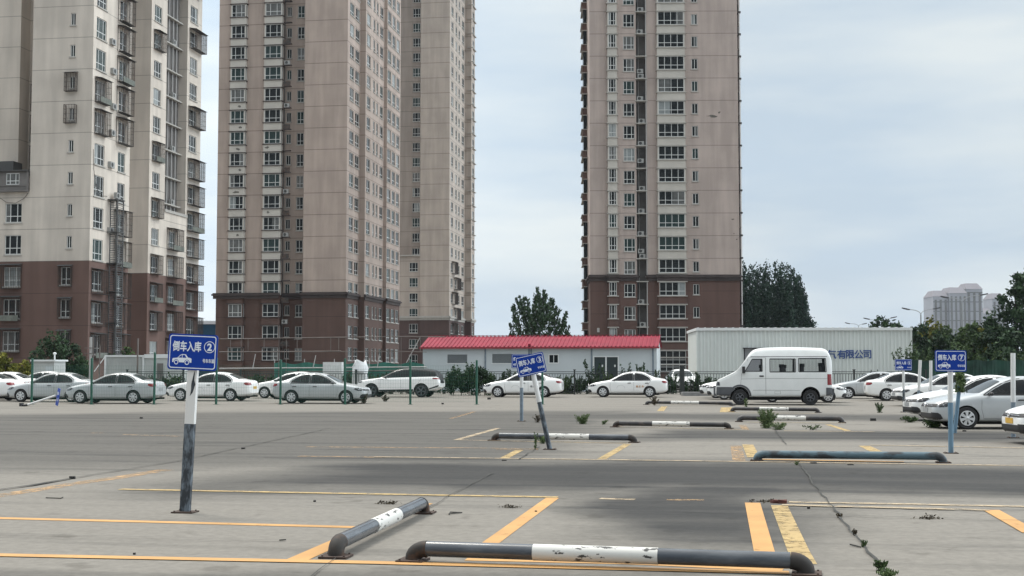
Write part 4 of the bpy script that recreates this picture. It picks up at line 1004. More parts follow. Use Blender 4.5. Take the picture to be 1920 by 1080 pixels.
# front face: narrow windows, and wide ones low on the left
xw0, xw1 = B1.fx(125.5), B1.fx(135.5)
up0 = 17.6
def xo(x): return x - xl
fo = []
for z in LN:
    if z > 11: fo.append((xo(B1.fx(121.5)), xo(B1.fx(131)), z+1.15, z+2.25, 'n'))
    elif z > 0: fo.append((xo(B1.fx(112)), xo(B1.fx(131)), z+.75, z+2.35, '2'))
xs = B1.fx(50)
lo = [(xo(B1.fx(5)), xo(B1.fx(36)), z+.65, z+2.4, '3') for z in LN if 0 < z < 16.5] + [(xo(B1.fx(-75)), xo(B1.fx(-45)), z+.65, z+2.4, '3') for z in LN if 0 < z < 16.5]
b1.wall_run((xl,0), (0,0), 0, up0, [o for o in fo if o[3] < up0] + lo)
cut_ = [(o[0]-xo(xs), o[1]-xo(xs), *o[2:]) for o in fo if o[2] > up0-.5]
b1.wall_run((xs,0), (0,0), up0, H1, cut_)
b1.box('wall', W1, (xl,.01,up0-.02), (xs,5.5,up0))
# set-back wing at far left, above the terrace
x27 = B1.fx(27, 2.5)
b1.wall_run((xl,2.5), (x27,2.5), up0, H1, [])
b1.wall_run((x27,2.5), (x27,4.2), up0, H1, [])
b1.wall_run((x27,4.2), (xs+.5,4.2), up0, H1, [(.75, 1.62, z+.45, z+2.3, '2') for z in LN if z > 17])
for k, z in enumerate(LN):
    if z > 17 and z < 27: cage(b1, (x27,4.2), (xs+.5,4.2), (.55,1.75,z+.1,z+2.35), .5, planter=(k % 2 == 0))
b1.wall_run((xs,4.2), (xs,0), up0, H1, [])
# terrace room with dark tin roof
tx0, tx1 = B1.fx(-8), B1.fx(48)
b1.panel('terrace_room', M['shaft'], (tx0,-.35), (tx1,-.35), up0+.05, up0+1.75, [(xo(B1.fx(9))-xo(tx0), xo(B1.fx(34))-xo(tx0), up0+.55, up0+1.6)], .1)
b1.window((tx0,-.35), (tx1,-.35), (xo(B1.fx(9))-xo(tx0), xo(B1.fx(34))-xo(tx0), up0+.55, up0+1.6), '3', .1, False)
b1.box('terrace_room', M['shaft'], (tx1-.002,-.35,up0+.05), (tx1+.02,.0,up0+1.75)); b1.box('terrace_roof', M['cage_canopy'], (tx0,-.6,up0+1.75), (tx1+.1,2.5,up0+1.86))
b1.box('terrace_room', M['sill'], (tx0,-.42,up0+.42), (tx1+.03,-.353,up0+.50)); b1.box('terrace_room', M['ledge_dark'], (tx0,-.5,up0-.10), (tx1+.06,-.002,up0+.05))
b1.box('terrace_roof', M['cage_canopy'], (B1.fx(-12,1),.8,up0+1.865),(B1.fx(20,1),2.4,up0+2.9))
# right side face
D1 = 7.9
def t_(px, x=0): return B1.fy(px, x)
so = []; cagelist = []
for k, z in enumerate(LN):
    if z > 11 or z < 0: 
        if z > 0: so.append((t_(171), t_(190), z+.15, z+2.05, '3'))
    elif z > 0: so.append((t_(171), t_(190), z+.3, z+2.1, '3'))
    if z > 0: so.append((5.35, 6.9, z+.15, z+2.0, '2'))
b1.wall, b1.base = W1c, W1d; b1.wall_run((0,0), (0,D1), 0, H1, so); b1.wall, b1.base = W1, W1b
for k, z in enumerate(LN):
    if z < 0: continue
    kk = round((z-11.2)/P1_)
    if kk in (4,5) or kk < 0: cage(b1, (0,0), (0,D1), (t_(171), t_(190), z+.1, z+2.05), .55, planter=kk in (5,-3))
    if kk not in (2,3): cage(b1, (0,0), (0,D1), (5.0, 7.2, z-.05, z+2.1), .65, planter=(kk % 3 == 0))
# cages on the front
for z in LN:
    kk = round((z-11.2)/P1_)
    if kk in (4,5): cage(b1, (xl,0), (0,0), (xo(B1.fx(117.5)), xo(B1.fx(134)), z+.95, z+2.4), .45, canopy=kk == 5)
    if kk < 0 and z > 0:
        cage(b1, (xl,0), (0,0), (xo(B1.fx(112)), xo(B1.fx(131)), z+.7, z+2.3), .35)
        cage(b1, (xl,0), (0,0), (xo(B1.fx(3)), xo(B1.fx(36)), z+.55, z+2.45), .5, planter=kk == -2)
# lattice climbing the side corner
mb = MB()
for x, y in ((.25,3.5),(.25,4.7),(.95,3.5),(.95,4.7)): mb.box((x-.04,y-.04,0),(x+.04,y+.04,17.2))
for i in range(int(17.2/.21)):
    z = .2+i*.21; mb.box((.94,3.54,z),(.97,4.66,z+.055)); mb.box((.29,3.485,z),(.91,3.515,z+.055))
for z in (2.8,5.7,8.6,11.2,14.1,17.1): mb.box((.0,3.35,z),(1.05,4.85,z+.07))
mb.build('flue_lattice', mat('flue_lattice', (.10,.10,.10), .7, var=.4, scale=1), root, fix=False)
ac_unit(b1, Matrix.Translation((.15,4.9,17.3)) @ Matrix.Rotation(R(90),4,'Z') @ Matrix.Translation((-1.0,-.5,0)))
# cables drooping
mb = MB(); mb.tube([(-.02,t,17+.8*math.cos(t*2.6)*(1 if t < 1 else .4)) for t in [0,.3,.6,.9,1.2,1.6,2.2,3.0]] if False else [(.05,.35,21.3),(.05,.45,19.5),(.05,1.0,17.9),(.05,2.0,17.3),(.05,3.2,17.4)], .02, 5)
mb.tube([(tx0,-.06,up0-.5),(tx0+.8,-.08,up0-1.0),(tx0+1.7,-.08,up0-1.1),(tx1-.4,-.08,up0-.7),(tx1,-.06,up0-.2)], .02, 5); mb.build('cable', M['cage'], root)
# second block: strip facing us, its bright side, service shaft, third block
y2 = 15.8; x2 = B1.fx(275, y2); ys2 = B1.fy(305, x2)
b1.wall_run((0,D1), (-9,D1), 0, H1, [])
b1.wall_run((-9,y2), (x2,y2), 0, H1, [])
o2 = [(B1.fy(281,x2)-y2, B1.fy(295,x2)-y2, z+.4, z+2.1, '3') for z in [LN[0]-.3+P1_*k for k in range(0,16)] if z > 0]
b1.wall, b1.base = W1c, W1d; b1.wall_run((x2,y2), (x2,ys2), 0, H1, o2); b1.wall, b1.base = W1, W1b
for k, o in enumerate(o2):
    if k in (1,2,3,5,7,11,14,15): cage(b1, (x2,y2), (x2,ys2), o, .5, planter=k in (2,7))
xsft = -2.9; y3 = 26.0
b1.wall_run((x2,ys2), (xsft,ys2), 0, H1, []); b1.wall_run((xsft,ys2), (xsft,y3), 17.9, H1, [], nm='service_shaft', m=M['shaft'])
for k in range(12):
    z = 19.0 + P1_*k; b1.box('shaft_ledge', M['sill'], (xsft+.002,y3-4.5,z), (xsft+.5,y3-.002,z+.14))
    if k % 2 == 0: ac_unit(b1, Matrix.Translation((xsft+.5,y3-2.6,z+.15)) @ Matrix.Rotation(R(90),4,'Z'))
for yy in (y3-1.0, y3-2.0, y3-3.1): b1.mb('drain_pipe', M['pipe_white']).tube([(xsft+.15,yy,17.9),(xsft+.15,yy,H1)], .07, 6)
xf = x2 - .02
o3 = [(1.2, 3.0, z+.5, z+2.2, '3') for z in [LN[0]-.3+P1_*k for k in range(6)] if z > 0]
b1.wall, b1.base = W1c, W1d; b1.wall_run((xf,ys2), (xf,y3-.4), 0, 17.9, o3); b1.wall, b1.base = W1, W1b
b1.box('shaft_ledge', M['sill'], (xsft-.3,ys2,17.9), (xf+.12,y3-.4,18.2))
for k, o in enumerate(o3): cage(b1, (xf,ys2), (xf,y3-.4), (o[0]-.3,o[1]+.4,o[2]-.2,o[3]+.1), .75, planter=k in (2,4))
x3 = B1.fx(344, y3); ys3 = B1.fy(371, x3)
b1.wall_run((xf,y3-.4), (x3,y3-.4), 0, 17.9, [])
b1.wall_run((xsft,y3), (x3,y3), 17.9, H1, [])
o4 = [(B1.fy(349,x3)-y3, B1.fy(363,x3)-y3, z+.35, z+2.15, '3') for z in [LN[0]-.55+P1_*k for k in range(16)] if z > 0]
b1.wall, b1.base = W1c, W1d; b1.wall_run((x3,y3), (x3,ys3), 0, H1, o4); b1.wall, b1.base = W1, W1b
for k, o in enumerate(o4):
    if k in (0,1,2,3,4,5,6,7,9,12): cage(b1, (x3,y3), (x3,ys3), (o[0]-.1,o[1]+.9,o[2]-.1,o[3]), .7, planter=k in (5,))
b1.wall_run((x3,ys3), (-9,ys3), 0, H1, [])
for k, (t0, z) in enumerate(((3.4,14.0),(3.3,20.1),(3.6,25.6),(3.2,31.6),(3.5,28.9),(3.4,23.1))):
    ac_unit(b1, Matrix.Translation((.32,t0,z)) @ Matrix.Rotation(R(90),4,'Z') @ Matrix.Translation((0,.02,0)), .8)
b1.box('roof', M['shaft'], (xl,0.02,H1), (0,ys3,H1+.2))
b1.finish()

# ---- middle tower with its set-back neighbour
B2 = Frame(648, 177, LOT)
BZ = 11.3; P2 = 2.93
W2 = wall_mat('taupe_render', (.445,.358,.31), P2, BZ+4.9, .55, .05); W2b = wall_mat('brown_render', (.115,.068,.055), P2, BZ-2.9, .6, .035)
root = thing('apartment_building', 'tall taupe tower with white bay windows left of the middle, over a brown base', 'apartment block', B2.o, -LOT)
b2 = Bld(root, W2, W2b, BZ, 100)
H2 = 67.0; L2 = [BZ + 4.9 + P2*k for k in range(-6, 17)]      # joint heights; window tops sit just below each
b2.box('base_wall', W2b, (-40,.0,0), (-39.9,.1,.1)) if False else None
yb = .9; xA = B2.fx(404, yb); xB = B2.fx(567, yb); xBl = B2.fx(567, 0)
def band2(z): return z-1.9, z-.18
colz = [z for z in L2 if z > 2]
# plain panel at the right of the front
b2.wall_run((xBl,0), (0,0), 0, H2, [])
b2.wall_run((xBl,3.2), (xBl,0), 0, H2, []) if False else None
# recessed strip with narrow and wide windows
yr = 2.0; xr0 = B2.fx(528, yr); xr1 = xBl
ops = []
for z in colz:
    ops.append((B2.fx(533,yr)-xr0, B2.fx(542,yr)-xr0, z-1.65, z-.35, 'n')); ops.append((B2.fx(553,yr)-xr0, B2.fx(566,yr)-xr0, z-1.9, z-.25, '2'))
b2.wall_run((xr0,yr), (xr1,yr), 0, H2, ops)
b2.wall_run((xr0,yb), (xr0,yr), 0, H2, [])
# left plane with two bays
b2.wall_run((xA,yb), (xr0,yb), 0, H2, [])
def bay(b, x0, x1, y, pr, zs, zlo, hgt, kind, z_top, zb, apron_m, base_m, right=True, top_off=.18, h_=1.72):
    lo = [(.14, x1-x0-.14, z-top_off-h_, z-top_off, kind) for z in zs]
    sd = [(.06, pr-.06, z-top_off-h_, z-top_off, '1') for z in zs]
    for nm, m, z0, z1 in (('bay_base', base_m, 0, zb), ('bay', apron_m, zb, z_top)):
        f = [o for o in lo if z0 <= o[2] and o[3] <= z1]; g = [o for o in sd if z0 <= o[2] and o[3] <= z1]
        b.wall_run((x0,y-pr), (x1,y-pr), z0, z1, f, .1, nm=nm, m=m, sill=False)
        b.wall_run((x1,y-pr), (x1,y), z0, z1, g, .1, nm=nm, m=m, sill=False)
        b.wall_run((x0,y), (x0,y-pr), z0, z1, g, .1, nm=nm, m=m, sill=False)
    for z in zs:
        for zz in (z-top_off-h_-.12, z-top_off+.004): b.mb('bay_ledge', M['sill'] if z > zb else M['cornice']).box((x0-.12,y-pr-.12,zz), (x1+.12,y-.002,zz+.115))
bay(b2, B2.fx(426,yb-.5), B2.fx(455,yb-.5), yb, .55, colz, 0, 1.72, '3', H2, BZ, M['apron'], W2b)
bx1 = B2.fx(525,yb-.5)
bay(b2, B2.fx(490,yb-.5), bx1-.1, yb, .55, colz, 0, 1.72, '3', H2, BZ, M['apron'], W2b)
for i, z in enumerate(colz):     # cooling-unit ledges beside the second bay
    b2.mb('bay_ledge', M['sill']).box((bx1+.06,yb-.5,z-2.95), (bx1+1.15,yb-.002,z-2.85))
    b2.mb('ledge_rail', M['cage']).box((bx1+.1,yb-.48,z-2.83), (bx1+1.12,yb-.45,z-2.25)) if i % 2 else None
    if i % 3 != 1: ac_unit(b2, Matrix.Translation((bx1+.2,yb-.42,z-2.84)), .75)
# right side: stepped out twice
s1, s2_, s3_ = B2.fy(672,0), B2.fy(717,.75), B2.fy(748,1.2)
def sidewin(spans, x, y0, kind='2', top=.2, h_=1.7):
    return [(B2.fy(p,x)-y0, B2.fy(q,x)-y0, z-top-h_, z-top, kind) for p, q in spans for z in colz]
b2.wall_run((0,0), (0,s1), 0, H2, sidewin(((652.5,660.5),(663,671)), 0, 0))
b2.wall_run((0,s1), (.8,s1), 0, H2, [])
y_ = s1; b2.wall_run((.8,y_), (.8,s2_), 0, H2, sidewin(((685,692),(697,700.5),(703,706.5),(710,716)), .8, y_))
b2.wall_run((.8,s2_), (1.25,s2_), 0, H2, [])
y_ = s2_; b2.wall_run((1.25,y_), (1.25,s3_), 0, H2, sidewin(((724,731),(733,739),(741,747)), 1.25, y_, '3', .15, 1.95))
b2.wall_run((1.25,s3_), (xA,s3_), 0, H2, []); b2.wall_run((xA,s3_), (xA,yb), 0, H2, [])
b2.box('roof', M['shaft'], (xA,.02,H2), (1.2,s3_,H2+.2))
# brown cornice
def corn(b, segs, z, m=None, d=.32):
    for (x0,y0),(x1,y1) in segs:
        dx, dy = x1-x0, y1-y0; l = math.hypot(dx,dy); dx/=l; dy/=l; nx, ny = dy, -dx
        for dd, za, zb_ in ((d*.45,-.42,-.004),(d,0.,.22),(d*.6,.224,.36)):
            mb = b.mb('cornice', m or M['cornice']); q = [(x0-dx*dd,y0-dy*dd),(x1+dx*dd,y1+dy*dd)]
            A, B_ = q; P = [(A[0]+nx*.004,A[1]+ny*.004),(B_[0]+nx*.004,B_[1]+ny*.004),(B_[0]+nx*dd,B_[1]+ny*dd),(A[0]+nx*dd,A[1]+ny*dd)]
            mb.add([(x,y,z+za) for x,y in P]+[(x,y,z+zb_) for x,y in P], [(3,2,1,0),(4,5,6,7),(0,1,5,4),(1,2,6,5),(2,3,7,6),(3,0,4,7)])
corn(b2, [((xA,yb-.58),(xr0,yb-.58)), ((xr0+.3,yr),(xBl-.02,yr)), ((xBl,0),(0,0)), ((0,0),(0,s1-.4)), ((.8,s1),(.8,s2_-.4)), ((1.25,s2_),(1.25,s3_))], BZ)
for x in (xr0+.12, xBl-.15): b2.mb('drain_pipe', M['shaft']).tube([(x,yr-.12,0),(x,yr-.12,H2)], .06, 6)
# worn patches of fallen render on the bay aprons
pm = mat('bare_render_patch', (.13,.12,.105), .9, var=.3, scale=3)
for k, (px, z, w_) in enumerate(((446,L2[13]-.05,.6),(444,L2[14]-.1,.7),(446,L2[11],.5),(440,L2[10]-.1,1.2),(442,L2[12]-.1,.8),(497,L2[12],.7),(500,L2[9],.5),(443,L2[8]-.1,.6))):
    x = B2.fx(px,yb-.55); n = 9; rr = random.Random(k)
    b2.mb('bare_patch', pm).add([(x+w_*.5*math.cos(2*math.pi*i/n)*rr.uniform(.5,1), yb-.555, z-2.45+.22*math.sin(2*math.pi*i/n)*rr.uniform(.4,1)) for i in range(n)], [tuple(range(n))])
b2.finish()

# ---- the set-back neighbour
B4 = Frame(842, 250, LOT)
root = thing('apartment_building', 'narrow farther taupe tower standing right behind the middle tower, left of the gap of sky', 'apartment block', B4.o, -LOT)
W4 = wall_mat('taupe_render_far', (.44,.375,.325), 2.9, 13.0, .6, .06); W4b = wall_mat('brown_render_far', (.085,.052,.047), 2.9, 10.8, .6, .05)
B4Z = 10.9; H4 = 78.0; b4 = Bld(root, W4, W4b, B4Z, 100); L4 = [13.0+2.9*k for k in range(-4, 23)]; c4 = [z for z in L4 if z > 2]
xf0 = B4.fx(787,0)
b4.wall_run((xf0,0), (0,0), 0, H4, [])
zs = B4.fz(478)
x0 = B4.fx(740,.3); b4.wall_run((x0,.3), (xf0,.3), 0, zs, [(B4.fx(767,.3)-x0, B4.fx(783,.3)-x0, z-2.0, z-.3, '3') for z in c4 if z < zs])
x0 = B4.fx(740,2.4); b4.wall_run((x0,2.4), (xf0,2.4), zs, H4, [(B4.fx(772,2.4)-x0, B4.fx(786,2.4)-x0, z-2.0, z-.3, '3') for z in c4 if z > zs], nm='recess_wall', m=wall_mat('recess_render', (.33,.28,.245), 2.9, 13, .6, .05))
b4.wall_run((xf0-.01,2.4), (xf0-.01,0), zs, H4, [])
b4.box('wall', W4, (B4.fx(740,.3),.3,zs), (xf0-.02,2.39,zs+.15)); b4.box('cornice', M['sill'], (B4.fx(740,.3),.0,zs-.1), (xf0-.01,.28,zs+.14))
e1 = B4.fy(871,0); 
def sw(spans, x, y0): return [(B4.fy(p,x)-y0, B4.fy(q,x)-y0, z-2.05, z-.3, '2') for p, q in spans for z in c4]
b4.wall_run((0,0), (0,e1), 0, H4, sw(((845,849),(853,856),(858.5,861.5),(865,869.5)), 0, 0))
b4.wall_run((0,e1), (1.3,e1), 0, H4, [])
e2 = B4.fy(889.5,1.3); b4.wall_run((1.3,e1), (1.3,e2), 0, H4, sw(((885,888.5),), 1.3, e1))
for z in c4: b4.mb('bay_ledge', M['sill']).box((.5,e1-.35,z-2.3), (1.7,e1-.003,z-2.2)); b4.mb('bay_ledge', M['sill']).box((1.302,e1+1.2,z-2.25), (1.62,e2+.2,z-2.15))
b4.wall_run((1.3,e2), (-20,e2), 0, H4, []); b4.box('roof', M['shaft'], (-20,.02,H4), (1.2,e2,H4+.2))
corn(b4, [((B4.fx(742,.3),.3),(xf0-.3,.3)), ((xf0,0),(0,0)), ((0,0),(0,e1-.4)), ((1.3,e1),(1.3,e2))], B4Z)
for k, z in enumerate(c4):
    if z < B4.fz(470,0,8): cage(b4, (0,0), (0,e1), (2.5+k%2*2, 5.2+k%2*3, z-2.2, z-.2), .7, planter=False)
b4.finish()

# ---- right tower
B3 = Frame(1107, 168, R(1.2))
root = thing('apartment_building', 'tall grey taupe tower standing alone right of the middle with a wide bay window column', 'apartment block', B3.o, -R(1.2))
Z3 = 13.15; P3 = 2.876
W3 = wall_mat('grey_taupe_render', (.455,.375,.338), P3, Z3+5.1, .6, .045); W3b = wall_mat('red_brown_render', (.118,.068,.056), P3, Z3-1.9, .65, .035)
b3 = Bld(root, W3, W3b, Z3, 110); H3 = 53.0
L3 = [Z3 + 5.02 + P3*k for k in range(-6, 13)]; c3 = [z for z in L3 if z > 2.0]
X3 = B3.fx(1388); f3 = B3.fx
xs0, xs1 = f3(1195), f3(1215)
segA = [(f3(1171), f3(1192), z-1.90, z-.25, '3') for z in c3]
b3.wall_run((0,0), (xs0,0), 0, H3, segA)
b3.wall_run((xs1,0), (X3,0), 0, H3, [(f3(1300.5)-xs1, f3(1312)-xs1, z-1.62, z-.30, 'n') for z in c3 if z > 4])
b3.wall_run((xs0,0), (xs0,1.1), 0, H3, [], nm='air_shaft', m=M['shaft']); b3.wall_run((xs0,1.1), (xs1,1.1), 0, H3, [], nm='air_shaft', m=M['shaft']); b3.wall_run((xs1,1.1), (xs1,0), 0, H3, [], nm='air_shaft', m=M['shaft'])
for i, z in enumerate(c3):
    b3.mb('bay_ledge', M['sill']).box((xs0-.1,-.15,z-2.9), (xs1+.12,1.09,z-2.78))
    if i % 5 != 4: ac_unit(b3, Matrix.Translation((xs0+.12+.1*(i%3),.1,z-2.77)), .78)
    if i % 4 == 1: ac_unit(b3, Matrix.Translation((xs0+.15,.1,z-2.12)), .78)
b3.mb('drain_pipe', M['pipe_white']).tube([(xs1-.08,-.06,0),(xs1-.08,-.06,H3)], .07, 8); b3.mb('drain_pipe', M['pipe_white']).tube([(xs0+.35,.95,0),(xs0+.35,.95,H3)], .06, 8)
bay(b3, f3(1141,-.45), f3(1159,-.45), 0, .45, c3, 0, 1.7, '3', H3, Z3, M['apron'], W3b, top_off=.06, h_=1.70)
bay(b3, f3(1235,-.45), f3(1288,-.45), 0, .45, [z for z in c3]+[.9+2.0], 0, 1.7, '4', H3, Z3, M['apron'], W3b, top_off=.06, h_=1.70)
# left side with stepped bays, right side with open ledges
D3 = 17.0
so3 = [(2.2, 4.2, z-1.9, z-.25, '3') for z in c3] + [(9, 11, z-1.9, z-.25, '3') for z in c3]
b3.wall_run((0,D3), (0,0), 0, H3, so3)
for i, z in enumerate(c3):
    m_ = M['apron'] if z > Z3 else W3b
    b3.mb('side_bay', M['shaft'] if False else m_).box((-.62,9.0,z-2.9), (-.004,13.5,z-2.0)); b3.mb('bay_ledge', M['sill']).box((-.78,8.9,z-2.02), (-.006,13.6,z-1.92))
    b3.mb('side_glazing', M['pane_dark']).box((-.5,9.1,z-1.92), (-.008,13.4,z-.1)); b3.mb('bay_ledge', M['sill']).box((-.72,8.9,z-.1), (-.006,13.6,z))
    # right edge
    b3.mb('side_ledge', M['ledge_dark']).box((X3+.004,1.0,z-2.75), (X3+.62,3.4,z-2.55))
    b3.mb('side_panel', M['pipe_white2']).box((X3+.36,1.05,z-2.545), (X3+.50,3.3,z+.10)); 
    b3.mb('side_ledge', M['ledge_dark']).box((X3+.1,1.3,z-2.55), (X3+.40,1.9+rnd.random(),z-1.9+.4*rnd.random())) 
b3.wall_run((X3,0), (X3,D3), 0, H3, []); b3.wall_run((X3,D3), (0,D3), 0, H3, []); b3.box('roof', M['shaft'], (0.02,.02,H3), (X3-.02,D3,H3+.2))
for P in (((0,-.01),(xs0,-.01)), ((xs1,-.01),(X3,-.01)), ((0,D3),(0,0))): corn(b3, [P], Z3-.2)
corn(b3, [((f3(1235,-.45)-.1,-.46),(f3(1288,-.45)+.1,-.46)), ((f3(1141,-.45),-.46),(f3(1159,-.45),-.46))], Z3-.203, d=.22)
for px, py, w_, h_ in ((1340,215,2.0,.35),(1352,208,.5,.3),(1376,411,.5,.2),(1378,438,.3,.15),(1383,449,.3,.2)):
    x = f3(px); z = B3.fz(py); n = 10; rr = random.Random(px)
    b3.mb('bare_patch', pm).add([(x+w_*.5*math.cos(2*math.pi*i/n)*rr.uniform(.4,1), -.012, z+h_*.6*math.sin(2*math.pi*i/n)*rr.uniform(.3,1)) for i in range(n)], [tuple(range(n))])
b3.mb('notice', M['pipe_white']).box((f3(1119.5),-.03,B3.fz(623)), (f3(1124),-.004,B3.fz(615)))
b3.finish()

# ---- hazy far block and blue shed
def plain_tower(name, label, px0, px1, py, Y, nfl, roofs, m, depth=40, ncol=9):
    a = at(px0, 688, Y); b_ = at(px1, 688, Y); r_ = thing(name, label, 'apartment block', (a.x, Y, 0), 0)
    wd = b_.x-a.x; H = EYE + (688-py)*Y/F; mb = MB(); wn = MB()
    for (f0, f1, pyt, dy) in roofs:
        h = EYE + (688-pyt)*Y/F; x0, x1 = wd*f0, wd*f1; mb.box((x0,dy,0),(x1,depth,h)); 
        k = max(2, int((x1-x0)/5.5)); fl = int(h/3)
        for i in range(k):
            cx = x0+(x1-x0)*(i+.5)/k; wn.box((cx-(x1-x0)/k*.22,dy-.3,3),(cx+(x1-x0)/k*.22,dy-.02,h-4))
        for j in range(0,fl,4): wn.box((x0,dy-.35,j*3),(x1,dy-.32,j*3+1.2))
        mb2 = MB(); mb2.add([(x0-.6,dy-.6,h+.02),(x1+.6,dy-.6,h+.02),(x1+.6,depth,h+.02),(x0-.6,depth,h+.02),(x0+3.5,dy+9,h+8),(x1-3.5,dy+9,h+8),(x1-3.5,depth-8,h+8),(x0+3.5,depth-8,h+8)], [(3,2,1,0),(4,5,6,7),(0,1,5,4),(1,2,6,5),(2,3,7,6),(3,0,4,7)]); mb2.build('roof', M['far_roof'], r_)
    mb.build('wall', m, r_); tag(wn.build('windows', M['pane_curtain'], r_), kind='stuff')
M['far_roof'] = mat('far_roof', (.20,.19,.21), .9); M['far_wall_haze_tint'] = mat('far_wall_haze_tint', (.27,.28,.315), .9, var=.1, scale=.1)  # far wall colour is bluish grey, distance haze painted into it
plain_tower('apartment_building', 'pale hazy apartment blocks far away beyond the street lamps', 1752, 1846, 545, 1700, 16, ((0,.3,556,0),(.31,.66,550,-3),(.67,1,542,2)), M['far_wall_haze_tint'])
plain_tower('apartment_building', 'hazy low far block beside the big dark tree at right', 1848, 1890, 600, 1800, 8, ((0,.4,588,0),(.41,1,560,4)), M['far_wall_haze_tint'])
a = at(366,688,200); b_ = at(404,688,200); t = thing('shed', 'blue metal shed seen in the gap between the left and middle towers', 'shed', (a.x,200,0))
mb = MB(); h = EYE+(688-608)*.08; wd = b_.x-a.x; k = 22
for i in range(k):
    x0, x1 = wd*i/k, wd*(i+1)/k; q = (x1-x0)
    mb.add([(x0,0,0),(x0+q*.3,-.06,0),(x0+q*.6,-.06,0),(x0+q*.9,0,0),(x1,0,0)]+[(x0,0,h),(x0+q*.3,-.06,h),(x0+q*.6,-.06,h),(x0+q*.9,0,h),(x1,0,h)], [(j,j+1,j+6,j+5) for j in range(4)])
mb.box((0,.02,0),(wd,8,h-.01)); mb.build('wall', mat('blue_sheet', (.03,.11,.20), .5, var=.1), t, fix=False)
mb = MB(); mb.box((-.3,-.3,h),(wd+.3,8.3,h+.5)); mb.build('roof', M['sign_white'], t)
# ------------------------------------------------------------------ site buildings
M['panel_white'] = mat('site_panel', (.50,.54,.56), .5, var=.05, scale=.8)
M['roof_red'] = mat('red_sheet_roof', (.235,.018,.038), .6, var=.22, scale=.9, spec=.2)
M['sheet_white'] = mat('warehouse_sheet', (.60,.63,.61), .5, var=.09, scale=.25, stretch=(1,1,.25))
M['coping'] = mat('white_coping', (.66,.68,.68), .5)
# red roofed cabin
Fp = Frame(793, 95, LOT); Ln = Fp.fx(1231); Hp = 3.12; Dp = 5.4
t = thing('site_cabin', 'long low white site cabin with a ribbed red metal roof', 'cabin', Fp.o, -LOT)
ex = lambda p: Fp.fx(p); ez = lambda y: EYE+(688-y)*95/F
ops = [(ex(839),ex(876),ez(681),ez(665)), (ex(923),ex(960),ez(681),ez(664)), (ex(1030),ex(1046),ez(680),ez(666)), (ex(1114),ex(1158),0.05,ez(670))]
bb = Bld(t, M['panel_white']); bb.panel('wall', M['panel_white'], (0,0), (Ln,0), 0, Hp, ops, .10)
bb.panel('wall', M['panel_white'], (Ln,0), (Ln,Dp), 0, Hp, [], .1); bb.panel('wall', M['panel_white'], (0,Dp), (0,0), 0, Hp, [], .1); bb.panel('wall', M['panel_white'], (Ln,Dp), (0,Dp), 0, Hp, [], .1)
for px in (910, 992, 996, 1109, 1224): bb.box('corner_post', M['bumper_grey'] if False else M['post_steel'], (ex(px)-.05,-.05,0), (ex(px)+.05,-.004,Hp))
bb.finish()
sh = mat('roller_shutter', (.17,.19,.20), .6, var=.1, scale=2, stretch=(1,1,8))
for o in ops[:2]:
    mb = MB(); k = 10
    for i in range(k): z0 = o[2]+(o[3]-o[2])*i/k; z1 = o[2]+(o[3]-o[2])*(i+1)/k; mb.box((o[0],.04+.015*(i%2),z0),(o[1],.09,z1-.012))
    f = mb.build('shutter', sh, t); mb = MB()
    mb.box((o[0]-.05,-.03,o[2]-.06),(o[1]+.05,-.003,o[2]-.002)); mb.build('sill', M['coping'], f)
o = ops[2]; mb = MB()
for a, b_ in (((o[0]-.07,-.03,o[2]-.07),(o[1]+.07,-.004,o[2])), ((o[0]-.07,-.03,o[3]),(o[1]+.07,-.004,o[3]+.07)), ((o[0]-.07,-.03,o[2]),(o[0],-.004,o[3])), ((o[1],-.03,o[2]),(o[1]+.07,-.004,o[3])), (((o[0]+o[1])/2-.02,.02,o[2]),((o[0]+o[1])/2+.02,.05,o[3]))): mb.box(a, b_)
f = mb.build('window', M['coping'], t); mb = MB(); mb.box((o[0],.055,o[2]),(o[1],.08,o[3])); mb.build('pane', M['pane_dark'], f)
o = ops[3]; mid = (o[0]+o[1])/2; mb = MB()
for a, b_ in (((o[0]-.08,-.04,0),(o[0],-.004,o[3]+.08)), ((o[1],-.04,0),(o[1]+.08,-.004,o[3]+.08)), ((o[0],-.04,o[3]),(o[1],-.004,o[3]+.08)), ((mid-.05,-.02,0.05),(mid+.05,.04,o[3]))): mb.box(a, b_)
f = mb.build('door_frame', M['coping'], t)
for x0, x1 in ((o[0],mid-.05),(mid+.05,o[1])):
    mb = MB(); mb.box((x0,.045,.05),(x1,.085,o[3])); d_ = mb.build('door', mat('dark_door', (.022,.035,.038), .35), t); mb = MB(); mb.box((x1-.25,.02,1.7),(x1-.15,.043,1.85)); mb.build('handle', M['coping'], d_)
# gable roof in ribbed sheet
ov = .28; rz_ = Hp + .80
mb = MB(); n = 58
for i in range(n):
    x0 = -.15+(Ln+.3)*i/n; q = (Ln+.3)/n
    for (ya, za, yb_, zb_) in ((-ov,Hp-.02,Dp/2,rz_), (Dp+ov,Hp-.02,Dp/2,rz_)):
        prof = [(0,0),(.62,0),(.70,.055),(.92,.055),(1,0)]
        vs = [(x0+q*a,ya,za+b_) for a,b_ in prof]+[(x0+q*a,yb_,zb_+b_) for a,b_ in prof]; mb.add(vs, [(j,j+1,j+6,j+5) for j in range(4)])
mb.add([(-.12,-ov+.02,Hp-.03),(Ln+.12,-ov+.02,Hp-.03),(Ln+.12,Dp/2,rz_-.04),(-.12,Dp/2,rz_-.04),(Ln+.12,Dp+ov-.02,Hp-.03),(-.12,Dp+ov-.02,Hp-.03)], [(0,1,2,3),(3,2,4,5)])
rf = mb.build('roof', M['roof_red'], t, fix=False)
